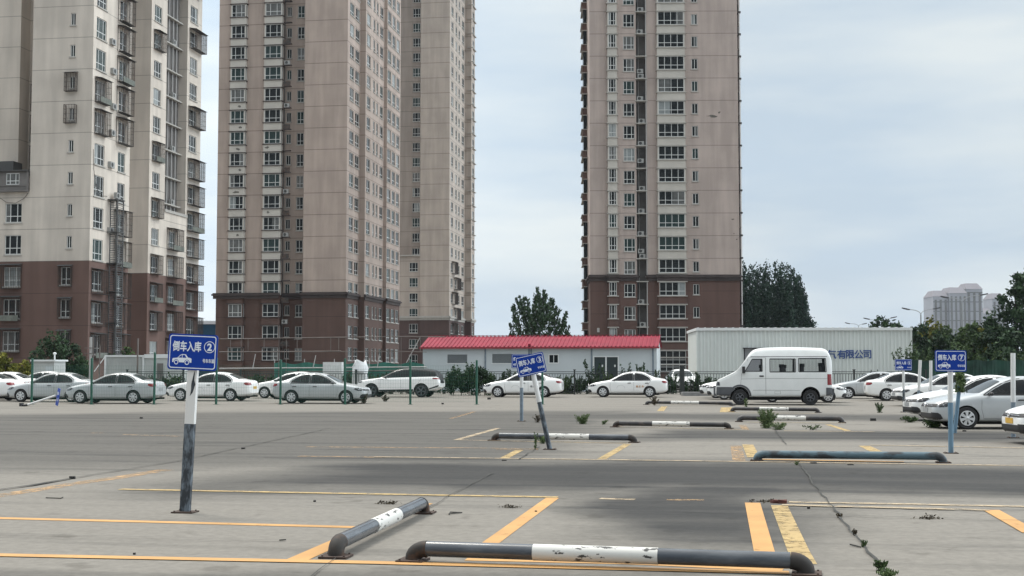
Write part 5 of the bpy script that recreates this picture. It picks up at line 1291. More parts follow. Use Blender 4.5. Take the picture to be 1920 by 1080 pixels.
mb = MB(); mb.box((-.2,-ov-.03,Hp-.14),(Ln+.2,-ov+.012,Hp-.02)); mb.build('fascia', mat('fascia_red', (.25,.02,.03), .5), rf)
mb = MB(); mb.box((-.2,Dp/2-.12,rz_+.045),(Ln+.2,Dp/2+.12,rz_+.075)); mb.box((ex(992)-.04,-ov,Hp+.06),(ex(992)+.12,-ov+.4,Hp+.20)); mb.build('ridge_cap', M['roof_red'], rf)
mb = MB(); mb.add([(-.004,0,Hp),(-.004,Dp,Hp),(-.004,Dp/2,rz_-.05)], [(0,1,2)]); mb.add([(Ln+.004,0,Hp),(Ln+.004,Dp,Hp),(Ln+.004,Dp/2,rz_-.05)], [(0,2,1)]); mb.build('gable', M['panel_white'], t, fix=False)

# corrugated warehouse with blue lettering
Fw = Frame(1308, 101, R(3)); Lw = Fw.fx(1707); Hw = EYE + (688-620)*101/F
t = thing('warehouse', 'white corrugated metal warehouse with blue lettering behind the van', 'warehouse', Fw.o, -R(3))
wx = Fw.fx; d0, d1 = wx(1396), wx(1436); dz = EYE+(688-654)*101/F
mb = MB(); n = 60
def corr(x0, x1, z0, z1):
    k = max(1, int((x1-x0)/.27)); q = (x1-x0)/k
    for i in range(k):
        x = x0+q*i; prof = [(0,0),(.55,0),(.66,-.05),(.88,-.05),(1,0)]
        mb.add([(x+q*a,b_,z0) for a,b_ in prof]+[(x+q*a,b_,z1) for a,b_ in prof], [(j,j+1,j+6,j+5) for j in range(4)])
corr(0, d0, 0, Hw); corr(d1, Lw, 0, Hw); corr(d0, d1, dz, Hw)
mb.box((-.02,.12,0),(d0-.02,9,Hw-.02)); mb.box((d1+.02,.12,0),(Lw+.02,9,Hw-.02)); mb.box((d0,.9,0),(d1,1.0,Hw-.1))
mb.build('wall', M['sheet_white'], t, fix=False)
mb = MB(); mb.box((-.12,-.16,Hw),(Lw+.12,9.1,Hw+.20)); 
for i in range(30): x = Lw*i/30; mb.box((x,-.17,Hw+.202),(x+.09,9.1,Hw+.235))
mb.build('roof', M['coping'], t)
for a_, b_ in (((-.10,-.09,0),(.04,.10,Hw)), ((Lw-.04,-.09,0),(Lw+.10,.10,Hw)), ((wx(1395)-.05,-.09,dz),(wx(1395)+.03,-.055,Hw))): mb = MB(); mb.box(a_, b_); mb.build('corner_trim', M['sheet_white'], t)
mb = MB(); mb.box((d0,.14,0),(d1,.20,dz)); mb.build('door', mat('warehouse_door', (.36,.37,.39), .5), t); mb = MB(); mb.box((d0-.08,-.10,0),(d0,.02,dz)); mb.box((d0-.15,-.30,dz+.0),(d1+.12,.02,dz+.07)); mb.build('door_frame', M['trim'], t)
M['letter_blue'] = mat('blue_lettering', (.012,.055,.22), .5)
for ch, pa, pb in (('气',1550.5,1566.5),('有',1569,1584.5),('限',1585.5,1600.5),('公',1601.5,1617),('司',1618,1632)):
    place_text('lettering', ch, .70, M['letter_blue'], t, (wx(pa)+wx(pb))/2, -.075, EYE+(688-664.5)*101/F, offset=.010, ext=.01)

# container, kiosk, sacks and crate behind the left row
t = thing('storage_container', 'long white storage container behind the silver sedans, left of the number 2 sign', 'container', (gx(199,90),90,0), -LOT)
Lc = Frame(199,90,LOT).fx(342); Hc = EYE+(688-666)*90/F; sp_ = Frame(199,90,LOT).fx(270); M['cont'] = mat('container_paint', (.44,.46,.45), .55, var=.12, scale=.8); mb = MB(); k = 26
for i in range(k):
    x = sp_*i/k; q = sp_/k; mb.add([(x+q*a,b_,.15) for a,b_ in ((0,0),(.4,0),(.5,.035),(.9,.035),(1,0))]+[(x+q*a,b_,Hc-.12) for a,b_ in ((0,0),(.4,0),(.5,.035),(.9,.035),(1,0))], [(j,j+1,j+6,j+5) for j in range(4)])
mb.box((0,.05,.1),(Lc,2.4,Hc-.01)); mb.build('wall', M['cont'], t, fix=False)
mb = MB(); mb.box((-.05,-.06,Hc-.12),(sp_,.04,Hc)); mb.box((-.05,-.06,.0),(sp_,.04,.15)); mb.box((-.06,-.06,.15),(.06,.04,Hc-.12)); mb.box((sp_-.05,-.05,.15),(sp_+.05,.04,Hc-.12)); mb.box((sp_+.06,-.05,Hc-.2),(Lc+.1,.04,Hc+.06)); mb.build('frame', M['coping'], t)
mb = MB(); x = Frame(199,90,LOT).fx(296); mb.box((x,-.03,.1),(x+.4,.048,Hc-.55)); mb.build('door', M['shaft'], t)
mb = MB(); mb.tube([(-.02,-.03,Hc-.1),(-.65,-.3,Hc-1.1)], .035, 6); mb.build('handrail', M['coping'], t)
t = thing('kiosk', 'small pale kiosk with flat roof and a pipe on top, among the trees at left', 'kiosk', (gx(63,92),92,0), -LOT)
wk = Frame(63,92,LOT).fx(103); hk = EYE+(688-675)*92/F; mb = MB(); mb.box((0,0,0),(wk,1.6,hk-.1)); mb.build('wall', M['cont'], t)
mb = MB(); mb.box((-.12,-.15,hk-.1),(wk+.12,1.75,hk+.02)); mb.build('roof', M['coping'], t); mb = MB(); mb.tube([(wk*.85,.5,hk),(wk*.85,.5,hk+.35)], .05, 8); mb.lathe([(.0,.55),(.11,.5),(.13,.42),(.05,.36)], 10, 0, 'Z', Matrix.Translation((wk*.85,.5,hk))); mb.build('vent_pipe', M['coping'], t)
mb = MB(); mb.box((wk-.62,-.03,.1),(wk-.1,-.002,hk-.45)); mb.build('door', M['panel_white'], t)
t = thing('sack', 'bulging white bulk bag with peaked loose top behind the silver sedan', 'bulk bag', (gx(676,83),83,0), 0)
mb = MB(); n = 14; rr = random.Random(3)
lv = [(0,.42,.40),(.3,.48,.46),(.9,.48,.46),(1.3,.45,.42),(1.6,.48,.4),(1.95,.36,.25)]; vs = []
for z, a, b_ in lv:
    for j in range(n):
        q = 2*math.pi*j/n; k = 1+rr.uniform(-.07,.07); s_ = (abs(math.cos(q))**.6*(1 if math.cos(q)>0 else -1), abs(math.sin(q))**.6*(1 if math.sin(q)>0 else -1))
        dz_ = (.22*max(0,math.sin(3*q+.6)) if z > 1.7 else 0); vs.append((a*k*s_[0]+(.15 if z > 2 and s_[0]<0 else 0), b_*k*s_[1], z+dz_))
mb.add(vs, [(i*n+j,i*n+(j+1)%n,(i+1)*n+(j+1)%n,(i+1)*n+j) for i in range(len(lv)-1) for j in range(n)], 0, True); mb.add([vs[(len(lv)-1)*n+j] for j in range(n)], [tuple(range(n))]); mb.build('bag', mat('white_woven_bag', (.72,.73,.74), .8, var=.08, scale=4), t)
mb = MB(); mb.tube([(-.45,-.2,1.7),(-.2,-.3,2.15),(.1,-.3,1.75)], .03, 6); mb.build('strap', M['coping'], t)
t = thing('crate', 'white wrapped crate standing behind the silver sedan, left of the bulk bag', 'crate', (gx(606,84),84,0), 0)
mb = MB(); wd = gx(641,84)-gx(606,84); hh = EYE+(688-679)*84/F; mb.box((0,0,.15),(wd,1,hh)); mb.build('wrapping', mat('wrap_white', (.6,.61,.6), .5, var=.1, scale=4), t); mb = MB()
for y in (0,.4,.85): mb.box((0,y,.0),(wd,y+.12,.148))
mb.build('pallet', mat('pallet_wood', (.2,.14,.09), .9), t)

# ------------------------------------------------------------------ fences, frames, poles
M['green_post'] = mat('green_post', (.012,.085,.055), .5, var=.15, scale=6)
M['green_wire'] = mat('green_wire', (.02,.12,.085), .6)
t = thing('wire_fence', 'green wire mesh fence on round green posts in front of the left row of cars', 'fence', (0,60.7,0), 0)
PX = [62,174,291,407,527,648,770,894,1017]; YF = 60.7; xs_ = [gx(p,YF) for p in PX]
for i, x in enumerate(xs_):
    mb = MB(); hgt = 2.02 + (.35 if i in (2,) else 0) + rnd.uniform(-.06,.06); mb.tube([(x,0,0),(x+rnd.uniform(-.02,.02),0,hgt)], .052, 10); mb.lathe([(.054,hgt),(.05,hgt+.03),(.001,hgt+.04)], 10, 0, 'Z', Matrix.Translation((x,0,0))); mb.box((x-.1,-.1,0),(x+.1,.1,.012)); mb.build('post', M['green_post'], t)
for i in range(len(xs_)-2):
    x0, x1 = xs_[i]+.07, xs_[i+1]-.07; mb = MB(); r = .0022; k = int((x1-x0)/.075)
    for j in range(k+1): x = x0+(x1-x0)*j/k; mb.box((x-r,-r,.12),(x+r,r,1.75))
    for j in range(11): z = .12+1.63*j/10; mb.box((x0,-r-.004,z-r),(x1,r-.004,z+r))
    mb.build('mesh_panel', M['green_wire'], t, fix=False)
M['black_rail'] = mat('black_railing', (.018,.022,.022), .5)
t = thing('railing', 'black metal railing with thin uprights behind the far cars', 'fence', (0,82.5,0), 0)
x = gx(240,82.5); xe = gx(1735,82.5); ps = [gx(p,82.5) for p in (240,345,452,560,668,776,884,1077,1182,1278,1385,1490,1600,1735)]
for a, b_ in zip(ps, ps[1:]):
    mb = MB(); k = int((b_-a)/.17)
    for z in (.15,1.28,1.40): mb.box((a+.06,-.025,z-.02),(b_-.06,.025,z+.02))
    for j in range(1,k): xx = a+(b_-a)*j/k; mb.box((xx-.013,-.013,.172),(xx+.013,.013,1.258))
    mb.build('rail_panel', M['black_rail'], t)
for i, a in enumerate(ps):
    big = i == 9; mb = MB(); r = .13 if big else .05; h = 1.72 if big else 1.5; mb.box((a-r,-r,0),(a+r,r,h)); mb.box((a-r-.03,-r-.03,h),(a+r+.03,r+.03,h+.05)); mb.build('gate_post' if big else 'post', M['black_rail'], t)
# pipe framework against the brown base
M['old_pipe'] = mat('weathered_pipe', (.13,.11,.10), .7, var=.3, scale=1)
t = thing('pipe_frame', 'long frame of weathered grey pipes in front of the middle tower base', 'pipe frame', (0,87,0), 0)
PY = lambda p: gx(p,87); PZ = lambda y: EYE+(688-y)*87/F
for nm, pts, r in (('rail',((412,636),(600,633),(760,631),(835,632)),.028),('rail',((412,660),(540,659.5),(640,658.5)),.035),('rail',((640,659.5),(760,659),(800,660)),.022),('rail',((412,691),(540,690),(800,688)),.04),('rail',((540,697),(700,695),(800,694)),.03)):
    mb = MB(); mb.tube([(PY(a),0,PZ(b_)) for a,b_ in pts], r, 8); mb.build(nm, M['old_pipe'] if r < .04 else M['pipe_white'], t)
for p, z0 in ((432,636),(452,636),(465,636),(495,636),(523,612),(537,635),(557,635),(620,633),(635,634),(748,632),(752,632),(788,632)):
    mb = MB(); mb.tube([(PY(p),.06,PZ(z0)),(PY(p),.06,0 if p in (412,537,748,752,523) else PZ(660))], .022, 6); mb.build('upright', M['old_pipe'], t)
mb = MB(); mb.tube([(PY(788),.1,PZ(632)),(PY(762),.1,PZ(680))], .03, 6); mb.build('brace', M['pipe_white'], t)
for a, b_ in (((480,664),(475,692)),((593,666),(588,690)),((712,664),(708,690)),((694,672),(692,692))):
    mb = MB(); mb.tube([(PY(a[0]),-.1,PZ(a[1])),(PY(b_[0]),-.1,PZ(b_[1]))], .03, 6); mb.build('stake', M['pipe_white'], t)
t = thing('net_fence', 'low green netting screen along the foot of the middle tower', 'netting', (0,93,0), 0)
mb = MB(); n = 40; x0, x1 = gx(515,93), gx(795,93); zt = EYE+(688-681)*93/F
vs = []
for i in range(n+1): x = x0+(x1-x0)*i/n; vs += [(x,.05*math.sin(i*1.7),0),(x,.08*math.sin(i*1.3),zt+.07*math.sin(i*.9))]
mb.add(vs, [(2*i,2*i+2,2*i+3,2*i+1) for i in range(n)]); mb.build('netting', mat('green_netting', (.03,.13,.10), .9, var=.2, scale=2), t, fix=False)
for i in range(0,n+1,8):
    mb = MB(); x = x0+(x1-x0)*i/n; mb.tube([(x,.1,0),(x,.1,zt+.3)], .03, 6); mb.build('stake', M['pipe_white'], t)
t = thing('panel_fence', 'dark green mesh screen fence below the trees at right', 'fence', (0,88,0), 0)
mb = MB(); x0, x1 = gx(1700,88), gx(1960,88); n = 46; zt = EYE+(688-676)*88/F; vs = []
for i in range(n+1): x = x0+(x1-x0)*i/n; vs += [(x,.05*math.sin(i*1.7),0),(x,.08*math.sin(i*1.3),zt+.05*math.sin(i*.9))]
mb.add(vs, [(2*i,2*i+2,2*i+3,2*i+1) for i in range(n)]); mb.build('netting', mat('dark_green_netting', (.012,.045,.032), .9, var=.5, scale=.8), t, fix=False)
for i in range(0,n+1,9):
    mb = MB(); x = x0+(x1-x0)*i/n; mb.tube([(x,.12,0),(x,.12,zt+.1)], .04, 6); mb.build('post', M['green_post'], t)
# grey poles by the container
for p, topy, r, lab in ((171,632,.09,'thick grey pole with crossarms left of the container'),(188,648,.04,'thin grey pole just left of the container stair'),(251,634,.06,'grey pole in front of the container side')):
    Y = 88; t = thing('utility_pole', lab, 'pole', (gx(p,Y),Y if p != 251 else 89.0,0), 0); h = EYE+(688-topy)*Y/F; mb = MB(); mb.tube([(0,0,0),(0,0,h)], r, 10); mb.build('pole', M['old_pipe'] if p != 171 else M['pipe_white'], t)
    if p == 171:
        for zz in (-.75,-1.1): mb = MB(); mb.box((-.38,-.14,h+zz),(.36,-.092,h+zz+.05)); mb.build('crossarm', M['old_pipe'], t)
        mb = MB(); mb.tube([(.17,.0,h-2.5),(.17,0,h+.0)], .04, 8); mb.build('conduit', M['old_pipe'], t)
# street lamps
M['lamp_grey'] = mat('lamp_post_grey', (.30,.31,.32), .4, metal=.3); M['lamp_head'] = mat('lamp_head_dark', (.05,.05,.055), .5)
for px, fy_, Y, l_, r_, lab in ((1727,590,170,(1699,579),(1757,578),'double armed street lamp left of the far hazy blocks'),(1805,567,168,(1772,557),(1846,552),'tallest double armed street lamp in front of the far hazy blocks'),(1652,612,215,(1625,597.5),(1676,595),'street lamp over the warehouse roof behind the dark tree'),(1610,612,262,(1589,606),(1621,607),'farthest small street lamp over the warehouse roof')):
    t = thing('street_lamp', lab, 'street lamp', (gx(px,Y),Y,0), 0, 'street lamps along the road behind'); sc_ = Y/F; zf = EYE+(688-fy_)*sc_
    mb = MB(); mb.tube([(0,0,0),(0,0,zf)], .13, 10, r2=.08); mb.build('pole', M['lamp_grey'], t)
    for ex_, ey_ in (l_, r_):
        dx = (ex_-px)*sc_; dz_ = (fy_-ey_)*sc_; mb = MB(); mb.tube([(dx*.75*(1-math.cos(q)), 0, zf+(dz_*.85)*math.sin(q)) for q in [math.pi/2*i/8 for i in range(9)]] + [(dx,0,zf+dz_)], .045, 6); a_ = mb.build('arm', M['lamp_grey'], t)
        s_ = 1 if dx > 0 else -1; mb = MB(); Mx = Matrix.Translation((dx,0,zf+dz_)) @ Matrix.Rotation(-s_*R(12),4,'Y'); mb.box((-.5,-.14,-.06),(.5,.14,.06),0,Mx); mb.box((-.35,-.10,-.10),(.4,.10,-.062),0,Mx); mb.build('lamp_head', M['lamp_head'], a_)

# ------------------------------------------------------------------ vegetation
LEAF = {'dark': leaf_mat('leaf_dark', (.014,.032,.017), (.045,.085,.036)), 'mid': leaf_mat('leaf_mid', (.022,.045,.018), (.075,.12,.04)),
        'yellow': leaf_mat('leaf_yellow', (.07,.085,.012), (.20,.19,.03)), 'weed': leaf_mat('leaf_weed', (.05,.085,.03), (.15,.20,.085)), 'dry': leaf_mat('leaf_dry', (.03,.024,.015), (.09,.07,.04)),
        'poplar': leaf_mat('leaf_poplar', (.012,.032,.026), (.030,.066,.042))}
M['bark'] = mat('bark', (.06,.048,.038), .95, var=.35, scale=6, stretch=(1,1,.25))
def leaves(name, pts, size, m, parent, rr, up=.0, slim=.55):
    """pts: (centre, clump tone)"""
    vs = []; fs = []; tn = []
    for p, tone in pts:
        s = size*rr.uniform(.6,1.35)
        a = Vector((rr.gauss(0,1), rr.gauss(0,1), rr.gauss(0,1)+up)).normalized(); b_ = a.cross(Vector((rr.gauss(0,1),rr.gauss(0,1),rr.gauss(0,1)))).normalized()
        i = len(vs); vs += [p-a*s, p-b_*s*slim+a*s*.1, p+a*s, p+b_*s*slim+a*s*.1]; fs.append((i,i+1,i+2,i+3)); t_ = min(1,max(0,tone+rr.uniform(-.2,.2))); tn += [t_]
    me = bpy.data.meshes.new(name); me.from_pydata([v[:] for v in vs], [], fs); at_ = me.attributes.new('tone','FLOAT','FACE'); at_.data.foreach_set('value', tn); me.materials.append(m)
    return link(name, me, parent)
def blob_pts(blobs, n, rr, hollow=.45, sub=26):
    """clumpy points: each blob (x,y,z,rx,ry,rz) holds a number of smaller tufts"""
    out = []; tot = sum(b[3]*b[4]*b[5] for b in blobs)**1
    for (x,y,z,rx,ry,rz_) in blobs:
        k = max(3, int(n*(rx*ry*rz_)/tot)); tufts = []
        for _ in range(max(4, int(sub*(rx*ry*rz_/tot*len(blobs))**.5))):
            while True:
                q = Vector((rr.uniform(-1,1),rr.uniform(-1,1),rr.uniform(-1,1)))
                if hollow < q.length < 1: break
            tufts.append((q, rr.random(), rr.uniform(.20,.38)))
        for _ in range(k):
            q, tone, ts = rr.choice(tufts); g_ = Vector((rr.gauss(0,.5),rr.gauss(0,.5),rr.gauss(0,.5)))*ts
            out.append((Vector((x+(q.x+g_.x)*rx, y+(q.y+g_.y)*ry, z+(q.z+g_.z)*rz_)), tone))
    return out
def tree(name, label, px, Y, topy, wpx, kind, n, size, seed, group=None, blobs=None, base=.12, cat='tree', trunk=True, dx=0.0):
    rr = random.Random(seed); h = EYE+(688-topy)*Y/F; wd = wpx*Y/F; t = thing(name, label, cat, (gx(px,Y),Y,0), 0, group)
    if blobs is None:
        blobs = []
        for i in range(7):
            a = rr.uniform(0,6.28); k = rr.uniform(.25,.62); blobs.append((math.cos(a)*wd*.26, math.sin(a)*wd*.24, h*(base+.12+(.80-base)*k*1.05), wd*rr.uniform(.20,.30), wd*rr.uniform(.2,.28), h*rr.uniform(.14,.22)))
        blobs.append((wd*rr.uniform(-.12,.12),0,h*.82,wd*.24,wd*.22,h*.17))
    if trunk:
        mb = MB(); mb.tube([(0,0,0),(rr.uniform(-.1,.1),0,h*.3),(rr.uniform(-.2,.2),rr.uniform(-.2,.2),h*.75)], max(.06,h*.018), 8, r2=max(.02,h*.005)); mb.build('trunk', M['bark'], t)
        for b_ in blobs[:5]: 
            mb = MB(); z0 = h*rr.uniform(.2,.4); mb.tube([(0,0,z0),(b_[0]*.5,b_[1]*.5,(z0+b_[2])*.52),(b_[0],b_[1],b_[2])], max(.03,h*.008), 6, r2=.01); mb.build('limb', M['bark'], t)
    leaves('crown', blob_pts(blobs, n, rr), size, LEAF[kind], t, rr)
    return t
# left group
g_ = 'trees in front of the left tower'
tree('young_tree', 'slender young tree in front of the left tower base, taller of the pair', 100, 97, 617, 56, 'dark', 1500, .10, 11, g_, base=.35)
tree('bushy_tree', 'dense low tree right of the slender young one by the left tower', 136, 99, 640, 74, 'dark', 5200, .10, 12, g_, base=.0)
tree('bushy_tree', 'low dark bush between the kiosk and the yellow shrubs', 74, 101, 656, 60, 'dark', 2600, .11, 13, g_, base=0)
tree('shrub', 'bright yellow green shrub at the left edge', 12, 96, 662, 62, 'yellow', 3200, .13, 14, base=-.05, cat='shrub')
tree('shrub', 'yellow green shrub beside the kiosk', 42, 95, 674, 44, 'yellow', 1800, .12, 15, base=-.05, cat='shrub')
tree('shrub', 'green bush showing over the container roof', 232, 104, 652, 66, 'mid', 2400, .15, 16, base=.0, cat='shrub')
# hedge by the SUV, climbers on the railing
Y = 79.5; x0 = gx(838,Y); x1 = gx(921,Y); hh = EYE+(688-683)*Y/F; rr = random.Random(21)
t = thing('hedge', 'dense dark green hedge right of the black roofed SUV', 'hedge', ((x0+x1)/2,Y,0), 0); wd = (x1-x0)/2
mb = MB()
for i in range(5): mb.tube([((i-2)*wd*.35,.3,0),((i-2)*wd*.38,.3,hh*.6)], .03, 6)
mb.build('stem', M['bark'], t); leaves('foliage', blob_pts([((i-3)*wd*.28, .3, hh*(.40+.16*(i%2)), wd*.30, .5, hh*(.42-.04*(i%3))) for i in range(7)], 7000, rr, .2), .075, LEAF['dark'], t, rr)
for p0, p1, ty, lab, s_ in ((928,1075,706,'long low dark hedge behind the white sedan with the arc decal',22),(1080,1262,704,'long low dark hedge below the cabin doors, behind the white training sedan',23),(1286,1352,706,'short dark hedge between the thick gate post and the van',24),(560,690,700,'dark scrubby hedge behind the silver sedan facing right',25),(690,840,700,'dark hedge behind the black roofed SUV',26),(255,345,704,'dark hedge strip below the container',27),(410,556,702,'dark hedge strip behind the white sedans near the pipe frame',28)):
    Yh = 84.6; rr = random.Random(s_); hh = EYE+(688-ty)*Yh/F; xa, xb = gx(p0,Yh), gx(p1,Yh); t = thing('hedge', lab, 'hedge', ((xa+xb)/2,Yh,0), 0, 'low hedges along the black railing'); L_ = xb-xa; k = max(4, int(L_/.6)); mb = MB()
    for i in range(k): mb.tube([(-L_/2+L_*(i+.5)/k,0,0),(-L_/2+L_*(i+.5)/k+rr.uniform(-.1,.1),0,hh*.6)], .02, 5)
    mb.build('stem', M['bark'], t); leaves('foliage', blob_pts([(-L_/2+L_*(i+.5)/k+rr.uniform(-.1,.1), 0, hh*rr.uniform(.38,.5), .42, .35, hh*rr.uniform(.38,.56)) for i in range(k)], int(900*L_), rr, .15), .075, LEAF['dark'], t, rr)
def bush(label, px, Y, topy, wpx, kind, n, seed, size=.06, name='shrub', cat='shrub', group=None, spread=1.0, stems=7):
    """many thin stems fanning out with small leaves along them"""
    rr = random.Random(seed); h = EYE+(688-topy)*Y/F; wd = wpx*Y/F; t = thing(name, label, cat, (gx(px,Y),Y,0), 0, group); mb = MB(); pts = []
    for i in range(stems):
        a = rr.uniform(0,6.28); k = rr.uniform(.15,.5)*wd*spread; hh = h*rr.uniform(.55,1); P = [(0,0,0),(math.cos(a)*k*.35,math.sin(a)*k*.3,hh*.5),(math.cos(a)*k,math.sin(a)*k*.8,hh)]
        mb.tube(P, max(.004,h*.006), 5, r2=.002)
        for _ in range(n//stems):
            f = rr.random()**.7; p = Vector(P[0]).lerp(Vector(P[1]), f*2) if f < .5 else Vector(P[1]).lerp(Vector(P[2]), f*2-1); s = wd*.09*(1.15-f)
            pts.append((p+Vector((rr.gauss(0,s),rr.gauss(0,s),rr.gauss(0,s))), rr.random()))
    mb.build('stem', M['bark'] if kind != 'weed' else LEAF['weed'], t); leaves('foliage', pts, size, LEAF[kind], t, rr, up=.4, slim=.35); return t
gq = 'self sown bushes along the black railing'
for px, ty, wp, n, s_ in ((938,692,34,500,31),(962,690,34,600,32),(1056,704,36,700,33),(1085,700,30,420,34),(1112,672,46,800,35),(1140,694,40,700,36),(1172,680,34,500,37),(1200,676,40,700,38),(1226,690,30,500,39),(1262,700,34,600,40),(1312,694,46,900,41),(330,694,38,600,42),(310,702,30,500,43),(1640,690,26,200,44),(700,694,50,800,45),(655,700,30,500,46),(590,700,60,800,47),(480,702,60,800,48)):
    bush({31:'small leafy bush against the black railing just right of the hedge',32:'leafy bush on the railing left of the leaning number 3 sign',33:'dark bush at the tail of the white sedan with the arc decal',34:'bush beside the railing post between the two white sedans',35:'tallest wispy bush in front of the cabin, left of its dark doors',36:'low bush below the dark cabin doors',37:'wispy bush right of the cabin doors',38:'bush by the right end of the cabin wall',39:'small bush below the right corner of the cabin roof',40:'dark bush left of the thick gate post',41:'wide bush right of the thick gate post, left of the van',42:'climbing bush beside the container, behind the fence post',43:'small bush right of the container',44:'small weed on the railing below the blue lettering',45:'scrubby bush behind the bonnet of the silver sedan facing right',46:'small scrub left of the bulk bag',47:'scrub below the white crate',48:'low scrub between two white sedans near the pipe frame'}[s_], px, 84.2 if s_ not in (45,46,47,48) else 85, ty, wp, 'dark' if s_ % 3 else 'mid', n, s_, .085, group=gq)
# spiky tree over the red roof
Y = 142; rr = random.Random(5); h = EYE+(688-540)*Y/F
t = thing('spiky_tree', 'small dark tree with upright spiky branches above the red roof', 'tree', (gx(1012,Y),Y,0), 0); mb = MB(); mb.tube([(0,0,0),(0,0,h*.45),(.1,0,h*.92)], .16, 8, r2=.03); mb.build('trunk', M['bark'], t); pts = []
S_ = Y/F; tips = [(956,606),(962,592),(960,577),(964,572),(968,558),(974,554),(981,557),(987,556),(1003,558),(1008,537),(1020,545),(1024,552),(1034,558),(1037,563),(1044,574),(1049,580),(1064,584),(1060,590),(1062,604),(1067,612),(1066,622),(956,622),(970,600),(1050,600),(1000,575),(1012,560),(1028,570),(990,580),(978,575),(1040,590),(955,630),(1068,628),(985,600),(1015,590)]
for i, (px, py) in enumerate(tips):
    x = (px-1012)*S_; z = EYE+(688-py)*S_; y = rr.uniform(-2.2,2.2); b0 = Vector((x*.12,y*.15,max(2.5,z-abs(x)*.75-2.2))); b2_ = Vector((x,y,z)); b1_ = b0.lerp(b2_,.55)+Vector((x*.14,0,-.35))
    mb = MB(); mb.tube([b0,b1_,b2_], .05, 5, r2=.015); mb.build('limb', M['bark'], t)
    for _ in range(190):
        f = rr.random()**.8; p = b0.lerp(b1_,f*2) if f < .5 else b1_.lerp(b2_,f*2-1); s = .26*(1.25-f); pts.append((p+Vector((rr.gauss(0,s),rr.gauss(0,s),rr.gauss(0,s*1.2))), rr.random()))
leaves('crown', pts, .19, LEAF['dark'], t, rr, up=1.2, slim=.4)
# poplars right of the tower
pp = [(1396,509),(1407,512),(1420,511),(1431,513),(1441,504.5),(1457,503),(1467,507),(1479,512),(1490,515),(1499,527),(1506,545),(1511,562)]
for i, (px, ty) in enumerate(pp):
    Y = 195+(i*7)%16; rr = random.Random(60+i); h = EYE+(688-ty)*Y/F; nm = ('leftmost','second','third','fourth','fifth','sixth','seventh','eighth','ninth','tenth','eleventh','rightmost')[i]
    t = thing('poplar_tree', '%s of the tall dark poplars packed together right of the right tower' % nm, 'tree', (gx(px,Y),Y,0), 0, 'poplars beside the right tower'); mb = MB(); mb.tube([(0,0,0),(0,0,h*.9)], .2, 8, r2=.04); mb.build('trunk', M['bark'], t); bl = []
    for k in range(7): f = k/6; bl.append((rr.uniform(-.25,.25),rr.uniform(-.4,.4),h*(.22+.72*f),1.35*(1-.6*f)+.12,1.3*(1-.55*f),h*.14))
    if i > 9: bl += [(1.0,0,h*.5,.9,.8,h*.2),(1.3,0,h*.25,.9,.8,h*.15)]
    leaves('crown', blob_pts(bl, 6500, rr, .1, 90), .19, LEAF['poplar'], t, rr, up=.8)
# trees at right
gr = 'trees beyond the lot at right'
tree('broadleaf_tree', 'dark flat topped tree over the right end of the warehouse roof', 1658, 160, 594, 84, 'dark', 4200, .24, 71, gr, base=.3)
tree('broadleaf_tree', 'low dark tree just right of the warehouse corner', 1716, 150, 604, 70, 'dark', 4200, .22, 72, gr, base=.0)
tree('broadleaf_tree', 'yellow tipped tree beside the pole of the left street lamp', 1746, 158, 594, 46, 'yellow', 1900, .20, 73, gr, base=.35)
tree('broadleaf_tree', 'round green tree below the far hazy blocks', 1776, 146, 610, 84, 'mid', 5200, .22, 74, gr, base=.0)
tree('broadleaf_tree', 'green tree below the right half of the far hazy blocks', 1822, 140, 604, 76, 'mid', 4800, .22, 75, gr, base=.0)
tree('broadleaf_tree', 'yellow green tree at the foot of the big dark tree', 1856, 126, 596, 50, 'yellow', 1500, .18, 76, gr, base=.3)
tree('broadleaf_tree', 'dark tree filling the gap left of the number 7 sign', 1752, 118, 626, 92, 'dark', 5200, .19, 77, gr, base=-.05)
tree('broadleaf_tree', 'dark low tree behind the number 7 sign', 1822, 112, 622, 96, 'mid', 5400, .18, 78, gr, base=-.05)
tree('broadleaf_tree', 'dark tree standing against the green screen at the right edge', 1890, 106, 610, 100, 'dark', 6200, .18, 79, gr, base=-.05)
bl = [(-1.9,0,3.2,1.6,1.6,1.9),(-.9,0,5.2,1.5,1.5,1.7),(.2,0,7.0,1.5,1.4,1.6),(1.3,0,8.6,1.5,1.4,1.5),(1.8,0,5.5,2.2,1.8,2.6),(0,0,3.5,2.2,1.8,2.6),(-1.6,-.4,4.6,.9,.9,.9),(-.4,0,7.6,.9,.8,.9),(3.2,0,8.5,2.0,1.7,2.2)]
tree('broadleaf_tree', 'tallest big dark tree at the right edge', 1905, 112, 500, 130, 'dark', 13000, .17, 80, gr, blobs=bl)
for px, ty, s_ in ((1700,640,81),(1736,644,82),(1790,640,83),(1850,650,84),(1900,655,85)):
    bush({81:'scrubby bush at the right corner of the warehouse',82:'scrub between the two plain posts and the trees',83:'scrub behind the number 7 sign board',84:'scrub on the green screen right of the number 7 sign',85:'scrub with bare arching twigs beside the thick white post'}[s_], px, 90, ty, 70, 'mid', 1300, s_, .10, group='scrub along the right hand screen', stems=14)
